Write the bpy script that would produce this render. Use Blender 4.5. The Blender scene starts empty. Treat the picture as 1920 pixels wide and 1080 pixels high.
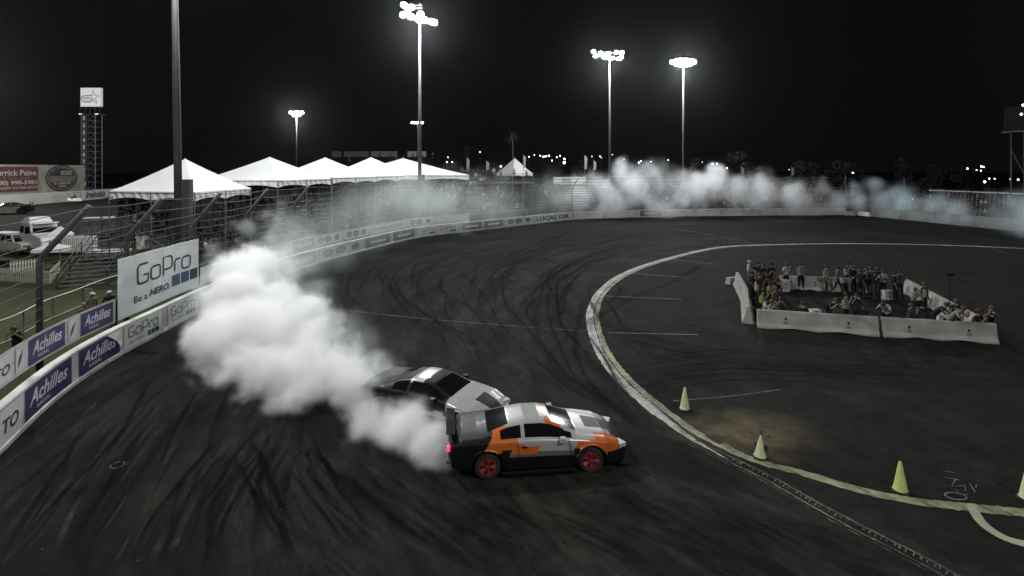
import bpy, bmesh, math, random
import numpy as np
from mathutils import Vector, Matrix
random.seed(7); rng = np.random.default_rng(7)
SC = bpy.context.scene
COL = SC.collection
R = math.radians
CH = 7.8          # camera height in metres
YH = 318.0        # horizon row in the 1920x1080 photograph
F = 1000.0        # focal length in photograph pixels

# ---------------------------------------------------------------- camera
cd = bpy.data.cameras.new('camera'); cam = bpy.data.objects.new('camera', cd); COL.objects.link(cam)
cam.location = (0, 0, CH); cam.rotation_euler = (R(90), 0, 0)
cd.sensor_width = 36; cd.lens = 18.75; cd.shift_y = -(540 - YH) / 1920
cd.clip_end = 3000; cd.clip_start = 0.1
SC.camera = cam
# ---------------------------------------------------------------- world: night sky
w = bpy.data.worlds.new('World'); SC.world = w; w.use_nodes = True
wn = w.node_tree; bg = wn.nodes['Background']
bg.inputs[0].default_value = (0.93, 0.97, 1.0, 1); bg.inputs[1].default_value = 0.0030
# ---------------------------------------------------------------- view and render
vs = SC.view_settings; vs.view_transform = 'Standard'; vs.look = 'None'; vs.exposure = 0; vs.gamma = 1; vs.use_curve_mapping = False
cy = SC.cycles
cy.max_bounces = 12; cy.volume_bounces = 12; cy.diffuse_bounces = 2; cy.glossy_bounces = 2; cy.transparent_max_bounces = 12; cy.transmission_bounces = 3
cy.volume_step_rate = 1.0; cy.volume_max_steps = 256
cy.use_denoising = True; cy.sample_clamp_indirect = 4
cy.use_adaptive_sampling = True; cy.adaptive_threshold = 0.015
# ---------------------------------------------------------------- floodlight powers (watts) at the head of each pole
LAMP_POWER = dict(near_out=15000, left=27000, second=25000, third=20000, fourth=30000, far=20000, right_out=9000, oval=80000, inside=19000)

HAZE = .000045       # density of the night haze (per metre)
# ---------------------------------------------------------------- helpers
def G(px, py, z=0.0):
    Y = (CH - z) * F / (py - YH); return Vector(((px - 960) / F * Y, Y, z))
def P(px, py, Y):
    return Vector(((px - 960) / F * Y, Y, CH - (py - YH) / F * Y))
def link(o, parent=None):
    COL.objects.link(o)
    if parent: o.parent = parent
    return o
def tag(o, label=None, cat=None, group=None, kind=None):
    if label: o['label'] = label
    if cat: o['category'] = cat
    if group: o['group'] = group
    if kind: o['kind'] = kind
    return o
def empty(name, loc=(0, 0, 0), rz=0, label=None, cat=None, group=None):
    o = bpy.data.objects.new(name, None); link(o); o.location = loc; o.rotation_euler = (0, 0, rz)
    o.empty_display_size = .2
    return tag(o, label, cat, group)
def copy_tree(o, parent=None):
    c = o.copy(); link(c); c.parent = parent
    for ch in list(o.children): copy_tree(ch, c)
    return c

class MB:
    def __init__(s): s.v = []; s.f = []; s.m = []
    def add(s, vs, fs, m=0):
        b = len(s.v); s.v += [tuple(v) for v in vs]
        s.f += [tuple(i + b for i in f) for f in fs]; s.m += [m] * len(fs); return s
    def box(s, c, size, rz=0, m=0, M=None, taper=1.0):
        hx, hy, hz = [q / 2 for q in size]; pts = []
        ca, sa = math.cos(rz), math.sin(rz)
        for z in (-hz, hz):
            t = taper if z > 0 else 1
            for x, y in ((-hx, -hy), (hx, -hy), (hx, hy), (-hx, hy)):
                x *= t; y *= t
                p = Vector((c[0] + x * ca - y * sa, c[1] + x * sa + y * ca, c[2] + z))
                pts.append(M @ p if M else p)
        return s.add(pts, [(3, 2, 1, 0), (4, 5, 6, 7), (0, 1, 5, 4), (1, 2, 6, 5), (2, 3, 7, 6), (3, 0, 4, 7)], m)
    def tube(s, pts, r, n=8, m=0, cap=True):
        pts = [Vector(p) for p in pts]; k = len(pts)
        rs = r if isinstance(r, (list, tuple)) else [r] * k
        vs = []; fs = []; prev = None
        for i, p in enumerate(pts):
            d = (pts[min(i + 1, k - 1)] - pts[max(i - 1, 0)]).normalized()
            if prev is None:
                a = d.cross(Vector((0, 0, 1)))
                if a.length < 1e-3: a = Vector((1, 0, 0))
            else:
                a = prev - d * prev.dot(d)
            a.normalize(); prev = a; b = d.cross(a)
            for j in range(n):
                t = 2 * math.pi * j / n; vs.append(p + (a * math.cos(t) + b * math.sin(t)) * rs[i])
        for i in range(k - 1):
            for j in range(n):
                fs.append((i * n + j, i * n + (j + 1) % n, (i + 1) * n + (j + 1) % n, (i + 1) * n + j))
        if cap: fs += [tuple(range(n))[::-1], tuple((k - 1) * n + j for j in range(n))]
        return s.add(vs, fs, m)
    def beam(s, p0, p1, wd, m=0): return s.tube([p0, p1], wd * .7, 4, m)
    def lathe(s, prof, c=(0, 0, 0), n=20, m=0, M=None):
        vs = []; fs = []
        for r, z in prof:
            for j in range(n):
                t = 2 * math.pi * j / n; p = Vector((c[0] + r * math.cos(t), c[1] + r * math.sin(t), c[2] + z)); vs.append(M @ p if M else p)
        k = len(prof)
        for i in range(k - 1):
            for j in range(n): fs.append((i * n + j, i * n + (j + 1) % n, (i + 1) * n + (j + 1) % n, (i + 1) * n + j))
        fs += [tuple(range(n))[::-1], tuple((k - 1) * n + j for j in range(n))]
        return s.add(vs, fs, m)
    def ball(s, c, r, n=10, m=0):
        rr = r if isinstance(r, (tuple, list)) else (r, r, r); vs = []; fs = []; k = n // 2 + 1
        for i in range(k):
            a = math.pi * i / (k - 1)
            for j in range(n):
                t = 2 * math.pi * j / n
                vs.append((c[0] + rr[0] * math.sin(a) * math.cos(t), c[1] + rr[1] * math.sin(a) * math.sin(t), c[2] + rr[2] * math.cos(a)))
        for i in range(k - 1):
            for j in range(n): fs.append((i * n + j, (i + 1) * n + j, (i + 1) * n + (j + 1) % n, i * n + (j + 1) % n))
        return s.add(vs, fs, m)
    def mesh(s, name, mats, smooth=False):
        me = bpy.data.meshes.new(name); me.from_pydata(s.v, [], s.f)
        for q in (mats if isinstance(mats, (list, tuple)) else [mats]): me.materials.append(q)
        me.polygons.foreach_set('material_index', s.m)
        if smooth: me.polygons.foreach_set('use_smooth', [True] * len(s.f))
        me.update(); return me
    def build(s, name, mats, parent=None, smooth=False, world=False):
        """world=True: vertices are in world space while the parent stands elsewhere"""
        if world and parent is not None:
            Mi = parent_matrix(parent).inverted(); s.v = [tuple(Mi @ Vector(v)) for v in s.v]
        o = bpy.data.objects.new(name, s.mesh(name, mats, smooth)); link(o, parent); return o
def parent_matrix(o):
    M = Matrix.LocRotScale(o.location, o.rotation_euler, o.scale)
    return parent_matrix(o.parent) @ M if o.parent else M
def smooth_auto(o, ang=35):
    me = o.data; me.polygons.foreach_set('use_smooth', [True] * len(me.polygons))
    try: me.set_sharp_from_angle(angle=R(ang))
    except Exception: pass
    return o

MATS = {}
def mat(name, col, rough=.7, metal=0, vary=.25, scale=3.0, bump=0.0, emit=None, estr=0, coat=0, spec=.5, trans=0, detail=5, stretch=None):
    if name in MATS: return MATS[name]
    m = bpy.data.materials.new(name); m.use_nodes = True; nt = m.node_tree; n = nt.nodes; b = n['Principled BSDF']
    c = (col[0], col[1], col[2], 1) if not isinstance(col, (int, float)) else (col, col, col, 1)
    b.inputs['Roughness'].default_value = rough; b.inputs['Metallic'].default_value = metal
    b.inputs['Base Color'].default_value = c
    b.inputs['Specular IOR Level'].default_value = spec
    if coat: b.inputs['Coat Weight'].default_value = coat; b.inputs['Coat Roughness'].default_value = .08
    if trans: b.inputs['Transmission Weight'].default_value = trans
    if emit: b.inputs['Emission Color'].default_value = (*emit, 1); b.inputs['Emission Strength'].default_value = estr
    if vary:
        tc = n.new('ShaderNodeTexCoord'); nz = n.new('ShaderNodeTexNoise'); nz.inputs['Scale'].default_value = scale; nz.inputs['Detail'].default_value = detail
        src = tc.outputs['Object']
        if stretch:
            mp = n.new('ShaderNodeMapping'); mp.inputs['Scale'].default_value = stretch; nt.links.new(src, mp.inputs[0]); src = mp.outputs[0]
        nt.links.new(src, nz.inputs['Vector'])
        mr = n.new('ShaderNodeMapRange'); mr.inputs[1].default_value = .3; mr.inputs[2].default_value = .7
        mr.inputs[3].default_value = 1 - vary; mr.inputs[4].default_value = 1 + vary * .4
        nt.links.new(nz.outputs[0], mr.inputs[0])
        mx = n.new('ShaderNodeMix'); mx.data_type = 'RGBA'; mx.blend_type = 'MULTIPLY'; mx.inputs[0].default_value = 1
        mx.inputs[6].default_value = c; nt.links.new(mr.outputs[0], mx.inputs[7]); nt.links.new(mx.outputs[2], b.inputs['Base Color'])
        if bump:
            bp = n.new('ShaderNodeBump'); bp.inputs['Strength'].default_value = bump; bp.inputs['Distance'].default_value = .02
            nt.links.new(nz.outputs[0], bp.inputs['Height']); nt.links.new(bp.outputs[0], b.inputs['Normal'])
    MATS[name] = m; return m

class NG:
    """small node builder for shader trees and geometry trees"""
    def __init__(s, nt, geo=False): s.nt = nt; s.geo = geo
    def link(s, a, b):
        if isinstance(a, (int, float)): b.default_value = a
        elif isinstance(a, (tuple, list)): b.default_value = a
        else: s.nt.links.new(a, b)
    def math(s, op, a, b=None, c=None, clamp=False):
        n = s.nt.nodes.new('ShaderNodeMath'); n.operation = op; n.use_clamp = clamp
        s.link(a, n.inputs[0])
        if b is not None: s.link(b, n.inputs[1])
        if c is not None: s.link(c, n.inputs[2])
        return n.outputs[0]
    def vmath(s, op, a, b=None, out=0):
        n = s.nt.nodes.new('ShaderNodeVectorMath'); n.operation = op; s.link(a, n.inputs[0])
        if b is not None:
            if op == 'SCALE': s.link(b, n.inputs[3])
            else: s.link(b, n.inputs[1])
        return n.outputs[out]
    def noise(s, vec, scale, detail=4, rough=.55, out=0, dist=0):
        n = s.nt.nodes.new('ShaderNodeTexNoise'); s.link(vec, n.inputs['Vector'])
        n.inputs['Scale'].default_value = scale; n.inputs['Detail'].default_value = detail; n.inputs['Roughness'].default_value = rough; n.inputs['Distortion'].default_value = dist
        return n.outputs[out]
    def rng(s, v, a, b, c=0.0, d=1.0, smooth=False):
        n = s.nt.nodes.new('ShaderNodeMapRange'); n.clamp = True
        if smooth: n.interpolation_type = 'SMOOTHSTEP'
        s.link(v, n.inputs[0])
        for i, q in enumerate((a, b, c, d)): s.link(q, n.inputs[i + 1])
        return n.outputs[0]
    def mix(s, f, a, b):
        n = s.nt.nodes.new('ShaderNodeMix'); n.data_type = 'RGBA'
        s.link(f, n.inputs[0]); s.link(a, n.inputs[6]); s.link(b, n.inputs[7]); return n.outputs[2]
    def sep(s, v):
        n = s.nt.nodes.new('ShaderNodeSeparateXYZ'); s.link(v, n.inputs[0]); return n.outputs
    def comb(s, x, y, z):
        n = s.nt.nodes.new('ShaderNodeCombineXYZ')
        for i, q in enumerate((x, y, z)): s.link(q, n.inputs[i])
        return n.outputs[0]

def rgb(v): return (v[0], v[1], v[2], 1)
def text_mesh(txt, size=1.0, shear=0.0, bold=0.0, align='CENTER'):
    """flat mesh of a line of text (verts, faces), x centred, baseline at y=0"""
    cu = bpy.data.curves.new('t', 'FONT'); cu.body = txt; cu.size = size; cu.shear = shear; cu.offset = bold; cu.align_x = align; cu.resolution_u = 3
    o = bpy.data.objects.new('t', cu); COL.objects.link(o)
    dg = bpy.context.evaluated_depsgraph_get(); me = bpy.data.meshes.new_from_object(o.evaluated_get(dg))
    v = [tuple(q.co) for q in me.vertices]; f = [tuple(p.vertices) for p in me.polygons]
    bpy.data.objects.remove(o); bpy.data.curves.remove(cu); bpy.data.meshes.remove(me)
    return v, f
def fit(vf, W, H, cx=0, cy=0):
    """scale a text mesh into a W x H box centred at cx, cy"""
    v, f = vf; xs = [q[0] for q in v]; ys = [q[1] for q in v]
    sx = W / (max(xs) - min(xs)); sy = H / (max(ys) - min(ys)); mx = (max(xs) + min(xs)) / 2; my = (max(ys) + min(ys)) / 2
    return [((q[0] - mx) * sx + cx, (q[1] - my) * sy + cy, 0) for q in v], f
def stroke(paths, wd):
    """ribbons of width wd along 2D polylines"""
    V = []; Fc = []
    for pts in paths:
        b = len(V); k = len(pts); closed = (abs(pts[0][0] - pts[-1][0]) + abs(pts[0][1] - pts[-1][1])) < 1e-6
        for i, p in enumerate(pts):
            a = pts[i - 1] if i else (pts[-2] if closed else pts[0]); c = pts[i + 1] if i < k - 1 else (pts[1] if closed else pts[-1])
            dx, dy = c[0] - a[0], c[1] - a[1]; L = math.hypot(dx, dy) or 1
            nx, ny = -dy / L * wd / 2, dx / L * wd / 2
            V += [(p[0] - nx, p[1] - ny, 0), (p[0] + nx, p[1] + ny, 0)]
        for i in range(k - 1): Fc.append((b + 2 * i, b + 2 * i + 2, b + 2 * i + 3, b + 2 * i + 1))
    return V, Fc
def rrect(x0, y0, x1, y1, r, start=0, n=4):
    pts = []
    for cx, cy2, a0 in ((x1 - r, y1 - r, 0), (x0 + r, y1 - r, 90), (x0 + r, y0 + r, 180), (x1 - r, y0 + r, 270)):
        for i in range(n + 1): a = R(a0 + 90 * i / n); pts.append((cx + r * math.cos(a), cy2 + r * math.sin(a)))
    pts.append(pts[0]); return pts
def camera_maker_word():
    """the five rounded square letters of the wordmark, drawn as strokes"""
    g = rrect(0, 0, 1.05, 1.5, .28)
    G1 = [(1.02, 1.5), (.28, 1.5)] + g[5:10][1:] + [(0, .28)] + g[10:15][1:] + [(.77, 0)] + g[15:20] + [(1.05, .62), (.55, .62)]
    o1 = [(x + 1.35, y) for x, y in rrect(0, 0, 1.0, 1.05, .28)]
    p0 = rrect(0, .45, 1.0, 1.5, .28); P1 = [(2.7, -.05)] + [(2.7, 1.5)] + [(2.7 + x, y) for x, y in p0[:5][::-1]] + [(2.7 + x, y) for x, y in p0[15:20][::-1]] + [(2.7, .45)]
    r1 = [(4.0, 0), (4.0, .77)] + [(4.0 + x, y) for x, y in rrect(0, 0, .9, 1.05, .28)[5:10][::-1]] + [(4.62, 1.05)]
    o2 = [(x + 4.85, y) for x, y in rrect(0, 0, 1.0, 1.05, .28)]
    return stroke([G1, o1, P1, r1, o2], .17)
# ---------------------------------------------------------------- the curve of the outer wall (foot of its track face)
WPTS = [(-8.6, 1.5), (-11.6, 8.0), (-13.9, 14.5)] + [tuple(G(*q)[:2]) for q in ((60, 789), (155.5, 711), (239, 659), (294, 632), (344, 602))] + [(-17.15, 34.0)] + \
       [tuple(G(*q)[:2]) for q in ((545, 510), (685, 470), (782, 446), (862, 436), (985, 422), (1075, 412))] + [(18.5, 86.5), (28.5, 88.8), (40, 90.2), (53.3, 91.6), (57.5, 91.6)]
def catmull(pts, step=.25, smooth=0):
    A = np.array(pts, float); out = []
    A = np.vstack([2 * A[0] - A[1], A, 2 * A[-1] - A[-2]])
    for i in range(1, len(A) - 2):
        p0, p1, p2, p3 = A[i - 1], A[i], A[i + 1], A[i + 2]; n = max(2, int(np.linalg.norm(p2 - p1) / step))
        for t in np.linspace(0, 1, n, endpoint=False):
            out.append(.5 * ((2 * p1) + (-p0 + p2) * t + (2 * p0 - 5 * p1 + 4 * p2 - p3) * t * t + (-p0 + 3 * p1 - 3 * p2 + p3) * t ** 3))
    out.append(A[-2]); out = np.array(out)
    d = np.r_[0, np.cumsum(np.linalg.norm(np.diff(out, axis=0), axis=1))]
    s = np.arange(0, d[-1], step); C = np.c_[np.interp(s, d, out[:, 0]), np.interp(s, d, out[:, 1])]
    for _ in range(smooth):
        C[1:-1] = (C[:-2] + 2 * C[1:-1] + C[2:]) / 4
    return C
class Path:
    def __init__(s, pts, step=.25, smooth=0):
        s.C = catmull(pts, step, smooth); d = np.linalg.norm(np.diff(s.C, axis=0), axis=1); s.s = np.r_[0, np.cumsum(d)]; s.L = s.s[-1]
        T = np.gradient(s.C, axis=0); T /= np.linalg.norm(T, axis=1)[:, None]; s.T = T
    def at(s, u, off=0.0, z=0.0):
        """off > 0 goes to the left of the direction of travel"""
        x = np.interp(u, s.s, s.C[:, 0]); y = np.interp(u, s.s, s.C[:, 1]); tx = np.interp(u, s.s, s.T[:, 0]); ty = np.interp(u, s.s, s.T[:, 1])
        if u < 0: x += tx * u; y += ty * u
        if u > s.L: x += tx * (u - s.L); y += ty * (u - s.L)
        return Vector((x - ty * off, y + tx * off, z))
    def ang(s, u): return math.atan2(np.interp(u, s.s, s.T[:, 1]), np.interp(u, s.s, s.T[:, 0]))
    def s_px(s, px, off=0.0, lo=3.0):
        """arc length at which the curve, moved by off, appears at column px"""
        best = None; us = np.arange(lo, s.L, .1)
        for u in us:
            q = s.at(u, off); d = abs(960 + q.x / q.y * F - px)
            if best is None or d < best[0]: best = (d, u)
        return best[1]
WALL = Path(WPTS, .25, 60)
TC = Vector((22.0, 26.0))       # rough centre of the curved skid marks

# ---------------------------------------------------------------- ground materials
def asphalt_material():
    m = bpy.data.materials.new('asphalt'); m.use_nodes = True; nt = m.node_tree; g = NG(nt); b = nt.nodes['Principled BSDF']
    geo = nt.nodes.new('ShaderNodeNewGeometry'); pos = geo.outputs['Position']
    warp = g.noise(pos, .035, 1, out=1); wv = g.vmath('SCALE', g.vmath('SUBTRACT', warp, (.5, .5, .5)), 6.0)
    q = g.vmath('ADD', pos, wv)
    d = g.vmath('SUBTRACT', q, (TC.x, TC.y, 0)); x, y, z = g.sep(d)
    r = g.math('SQRT', g.math('ADD', g.math('MULTIPLY', x, x), g.math('MULTIPLY', y, y))); th = g.math('ARCTAN2', y, g.math('MULTIPLY', x, -1))
    broad = g.noise(g.comb(g.math('MULTIPLY', r, .75), g.math('MULTIPLY', th, 6), 0), 1.0, 8, .66)
    fine = g.noise(g.comb(g.math('MULTIPLY', r, 2.1), g.math('MULTIPLY', th, 9), 4), 1.0, 9, .72)
    thin = g.noise(g.comb(g.math('MULTIPLY', r, 3.2), g.math('MULTIPLY', th, 2.2), 9), 1.0, 4, .6)
    patch = g.noise(pos, .12, 4, .6); grain = g.noise(pos, 26, 3, .7); mott = g.noise(pos, 1.6, 6, .65)
    s = g.rng(broad, .38, .64, .50, 1.6, True)
    s = g.math('MULTIPLY', s, g.rng(fine, .32, .70, .62, 1.45))
    s = g.math('MULTIPLY', s, g.rng(thin, .54, .66, 1.0, .78, True))
    # scraped, paler streaks on the outer line
    sc = g.noise(g.comb(g.math('MULTIPLY', r, 2.2), g.math('MULTIPLY', th, 16), 21), 1.0, 6, .7)
    s = g.math('MULTIPLY', s, g.rng(sc, .58, .72, 1.0, 1.8, True))
    # skid marks only where the cars go: less of them in the infield right of the painted line
    c2 = g.vmath('SUBTRACT', pos, (37.4, 23.4, 0)); r2 = g.vmath('LENGTH', c2, out=1)
    infield = g.rng(r2, 30.0, 33.5, 1.0, 0.0, True)
    s = g.math('ADD', g.math('MULTIPLY', s, g.math('SUBTRACT', 1, g.math('MULTIPLY', infield, .6))), g.math('MULTIPLY', infield, .62))
    s = g.math('MULTIPLY', s, g.rng(patch, .3, .72, .72, 1.25)); s = g.math('MULTIPLY', s, g.rng(mott, .30, .70, .70, 1.3)); s = g.math('MULTIPLY', s, g.rng(grain, .25, .75, .72, 1.3))
    # rubbered-in dark band, deepened to offset the pole light falling there
    band = g.rng(r2, 38.0, 46.0, 0, 1, True); s = g.math('MULTIPLY', s, g.math('SUBTRACT', 1, g.math('MULTIPLY', band, .44)))
    base = g.mix(g.rng(patch, .35, .65), (.0138, .0141, .0130, 1), (.0158, .0150, .0128, 1))
    mul = nt.nodes.new('ShaderNodeMix'); mul.data_type = 'RGBA'; mul.blend_type = 'MULTIPLY'; mul.inputs[0].default_value = 1
    g.link(base, mul.inputs[6]); g.link(s, mul.inputs[7])
    # brown earth dragged over the inside of the kerb
    dc = G(1410, 812); dv = g.vmath('MULTIPLY', g.vmath('SUBTRACT', g.vmath('ADD', pos, g.vmath('SCALE', g.vmath('SUBTRACT', g.noise(pos, .8, 4, out=1), (.5, .5, .5)), 1.9)), (dc.x - .1, dc.y + .15, 0)), (.62, .92, 0))
    dm = g.rng(g.vmath('LENGTH', dv, out=1), .3, 1.75, 1.0, 0.0, True); dm = g.math('MULTIPLY', dm, g.rng(mott, .35, .62, .35, 1.0))
    col = g.mix(dm, mul.outputs[2], (.105, .084, .052, 1))
    # cracks
    vo = nt.nodes.new('ShaderNodeTexVoronoi'); vo.feature = 'DISTANCE_TO_EDGE'; vo.inputs['Scale'].default_value = .22
    g.link(g.vmath('ADD', pos, g.vmath('SCALE', g.noise(pos, .9, 4, out=1), 1.6)), vo.inputs['Vector'])
    cr = g.rng(vo.outputs[0], .0, .006, .55, 1.0)
    m2 = nt.nodes.new('ShaderNodeMix'); m2.data_type = 'RGBA'; m2.blend_type = 'MULTIPLY'; m2.inputs[0].default_value = 1; g.link(col, m2.inputs[6]); g.link(cr, m2.inputs[7])
    nt.links.new(m2.outputs[2], b.inputs['Base Color'])
    b.inputs['Roughness'].default_value = .93; b.inputs['Specular IOR Level'].default_value = .08
    bp = nt.nodes.new('ShaderNodeBump'); bp.inputs['Strength'].default_value = .5; bp.inputs['Distance'].default_value = .012; g.link(grain, bp.inputs['Height']); nt.links.new(bp.outputs[0], b.inputs['Normal'])
    return m
def worn_paint(name, col, cover=.5, soft=.14, scale=5.0):
    """road paint scrubbed through to the asphalt"""
    m = bpy.data.materials.new(name); m.use_nodes = True; nt = m.node_tree; g = NG(nt); b = nt.nodes['Principled BSDF']
    geo = nt.nodes.new('ShaderNodeNewGeometry'); pos = geo.outputs['Position']
    d = g.vmath('SUBTRACT', pos, (37.4, 23.4, 0)); x, y, z = g.sep(d)
    r = g.math('SQRT', g.math('ADD', g.math('MULTIPLY', x, x), g.math('MULTIPLY', y, y))); th = g.math('ARCTAN2', y, g.math('MULTIPLY', x, -1))
    st = g.noise(g.comb(g.math('MULTIPLY', r, 4.0), g.math('MULTIPLY', th, 14), 0), 1, 5, .6); nz = g.noise(pos, scale, 6, .7)
    a = g.math('ADD', g.math('MULTIPLY', st, .55), g.math('MULTIPLY', nz, .45)); k = g.rng(a, cover - soft, cover + soft, 0, 1)
    t = g.noise(pos, .9, 3); c1 = g.mix(g.rng(t, .4, .6), rgb(col), rgb([q * .62 for q in col]))
    g.link(g.mix(k, c1, (.03, .03, .027, 1)), b.inputs['Base Color']); b.inputs['Roughness'].default_value = .75
    return m
M_ASPHALT = asphalt_material()
def grass_material():
    m = bpy.data.materials.new('grass_field'); m.use_nodes = True; nt = m.node_tree; g = NG(nt); b = nt.nodes['Principled BSDF']
    pos = nt.nodes.new('ShaderNodeNewGeometry').outputs['Position']
    a = g.noise(pos, .25, 5, .6); c = g.noise(pos, 9, 4, .7)
    col = g.mix(g.rng(a, .35, .65), (.022, .030, .010, 1), (.034, .037, .015, 1)); col = g.mix(g.rng(c, .35, .8, 0, .6), col, (.02, .026, .009, 1))
    g.link(col, b.inputs['Base Color']); b.inputs['Roughness'].default_value = .95; b.inputs['Specular IOR Level'].default_value = .1
    return m
M_GRASS = grass_material()
M_DIRT = mat('dry_ground', (.014, .0135, .012), .95, vary=.4, scale=.12, spec=.1)
M_CONC = mat('pale_concrete', (.38, .38, .35), .85, vary=.3, scale=1.3, bump=.3)
M_WHITE = mat('white_panel', (.56, .57, .545), .6, vary=.16, scale=1.2)
M_STEEL = mat('galvanised_steel', (.16, .16, .16), .5, metal=.5, vary=.3, scale=4)
M_DSTEEL = mat('dark_steel', (.05, .05, .052), .55, metal=.4, vary=.3, scale=4)
M_POLE = mat('grey_pole_steel', (.050, .050, .054), .7, metal=0, vary=.35, scale=1.5, stretch=(1, 1, .3))
M_BLACK = mat('black_rubber', (.012, .012, .012), .8, vary=.2)
M_LETTER = mat('dark_lettering', (.02, .025, .03), .6, vary=0)

def sheet(name, poly, z, m, kind='structure', sub=0):
    o = MB().add([(x, y, z) for x, y in poly], [tuple(range(len(poly)))]).build(name, m); return tag(o, kind=kind)
# distant flat ground, the track sheet and the grass behind the left wall
g = sheet('ground', [(-900, -300), (1200, -300), (1200, 1500), (-900, 1500)], -.012, M_DIRT)
g['label'] = 'dark open ground running to the horizon behind the track'
# outline of the track sheet: along the outer wall, then round the right side
tp = [tuple(WALL.at(u, .3)[:2]) for u in np.arange(0, WALL.L, 1.5)] + [(60, 92), (66, 90), (72, 70), (90, 45), (110, 10), (110, -60), (-8, -60)]
trk = sheet('track', tp, 0, M_ASPHALT); trk['label'] = 'dark asphalt of the curve covered in tyre marks and rubber'
gp = [tuple(WALL.at(u, 1.2)[:2]) for u in np.arange(5, 60, 1.5)] + [(-16, 72), (-60, 50), (-60, -5), (-20, -5)]
gr = sheet('grass_field', gp, -.004, M_GRASS); gr['label'] = 'short green grass behind the outer wall'
ov = sheet('oval_track', [(-62, 44), (-24, 62), (-30, 110), (-75, 150), (-140, 95), (-140, 40), (-95, 28)], 0, mat('old_asphalt', (.018, .0175, .0155), .95, vary=.35, scale=.3, spec=.08)); ov['label'] = 'second lane of worn asphalt beside the long white billboard wall'

# ---------------------------------------------------------------- painted lines
RJ = random.Random(3)
def ribbon(path, w0, w1, z, off=0.0, mb=None, jit=0.0, taper=0):
    mb = mb or MB(); k = len(path.C); V = []; Fc = []
    for i, u in enumerate(path.s):
        w_ = (w0 + (w1 - w0) * u / path.L) * (min(1, (path.L - u) / taper + .04) if taper else 1)
        j0, j1 = (RJ.gauss(0, jit), RJ.gauss(0, jit)); a = path.at(u, off - w_ / 2 + j0, z); b = path.at(u, off + w_ / 2 + j1, z); V += [a, b]
    for i in range(k - 1): Fc.append((2 * i, 2 * i + 2, 2 * i + 3, 2 * i + 1))
    return mb.add(V, Fc)
gp2 = lambda L: [tuple(G(*q)[:2]) for q in L]
INNER = Path(gp2([(1090, 1500), (1920, 466), (1760, 459.5), (1600, 457), (1470, 458.5), (1350, 464), (1240, 489), (1172, 514), (1130, 545), (1112, 580), (1112, 610), (1127, 655), (1155, 697), (1200, 742), (1260, 790), (1310, 826), (1378, 862)])[1:], .14, 30)
M_PW = worn_paint('worn_white_paint', (.46, .46, .42), .58, .12); M_PY = worn_paint('worn_yellow_paint', (.38, .37, .22), .54, .14)
M_PG = worn_paint('worn_green_white_paint', (.33, .36, .19), .52, .12); M_PT = worn_paint('tyre_scrub_paint', (.20, .21, .14), .47, .06, 7.0)
o = ribbon(INNER, .46, .36, .004, -.13, jit=.012, taper=3.2).build('outer_edge_line', M_PW); tag(o, kind='structure'); o['label'] = 'white edge line of the inside of the curve'
o = ribbon(INNER, .17, .26, .004, .23, jit=.016, taper=1.6).build('inner_edge_line', M_PY); tag(o, kind='structure'); o['label'] = 'yellowed edge line beside the white one'
BR = Path(gp2([(1352, 833), (1392, 855), (1432, 869), (1500, 886), (1600, 916), (1700, 938), (1820, 952), (1920, 962), (2100, 985)]), .10, 10)
o = ribbon(BR, .26, .34, .008, 0, jit=.014).build('branch_line', M_PG); tag(o, kind='structure'); o['label'] = 'pale green line running right past the cones'
CR = Path(gp2([(1822, 952), (1840, 980), (1870, 1003), (1900, 1016), (1940, 1024)]), .1, 2)
o = ribbon(CR, .20, .24, .012).build('curved_line', mat('yellow_white_paint', (.30, .31, .20), .7, vary=.25)); tag(o, kind='structure'); o['label'] = 'short curved pale line at the right edge'
mb = MB()
SKID = Path(gp2([(1300, 828), (1378, 866), (1440, 895), (1500, 930), (1600, 985), (1700, 1035), (1790, 1083), (1990, 1200)]), .2, 3)
ribbon(SKID, .05, .07, .012, .12, mb, .006); ribbon(SKID, .04, .05, .012, -.14, mb, .008); ribbon(SKID, .02, .02, .012, -.26, mb, .008)
for i in np.arange(1.2, SKID.L, .115):     # tread blocks between the two scrubbed edges
    if RJ.random() < .22: continue
    w2 = RJ.uniform(.02, .05); hi = RJ.uniform(.06, .11); lo_ = RJ.uniform(-.05, .0); i2 = i + RJ.uniform(-.02, .02)
    a = SKID.at(i2, hi, .012); b = SKID.at(i2 + .03, lo_, .012); t = SKID.at(i2 + w2, hi, .012); b2 = SKID.at(i2 + .03 + w2, lo_, .012)
    mb.add([a, b, b2, t], [(0, 1, 2, 3)])
o = mb.build('tread_marks', M_PT); tag(o, kind='stuff'); o['label'] = 'pale double tread mark left across the track at the lower right'
def thin_line(pts, wd, name, m, lab, z=.004):
    p = Path(gp2(pts), .3, 0); o = ribbon(p, wd, wd, z).build(name, m); tag(o, kind='structure'); o['label'] = lab
M_PL = worn_paint('faint_white_paint', (.26, .26, .24), .50, .10, 4); M_PF = worn_paint('fainter_white_paint', (.12, .12, .115), .46, .10, 3)
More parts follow.
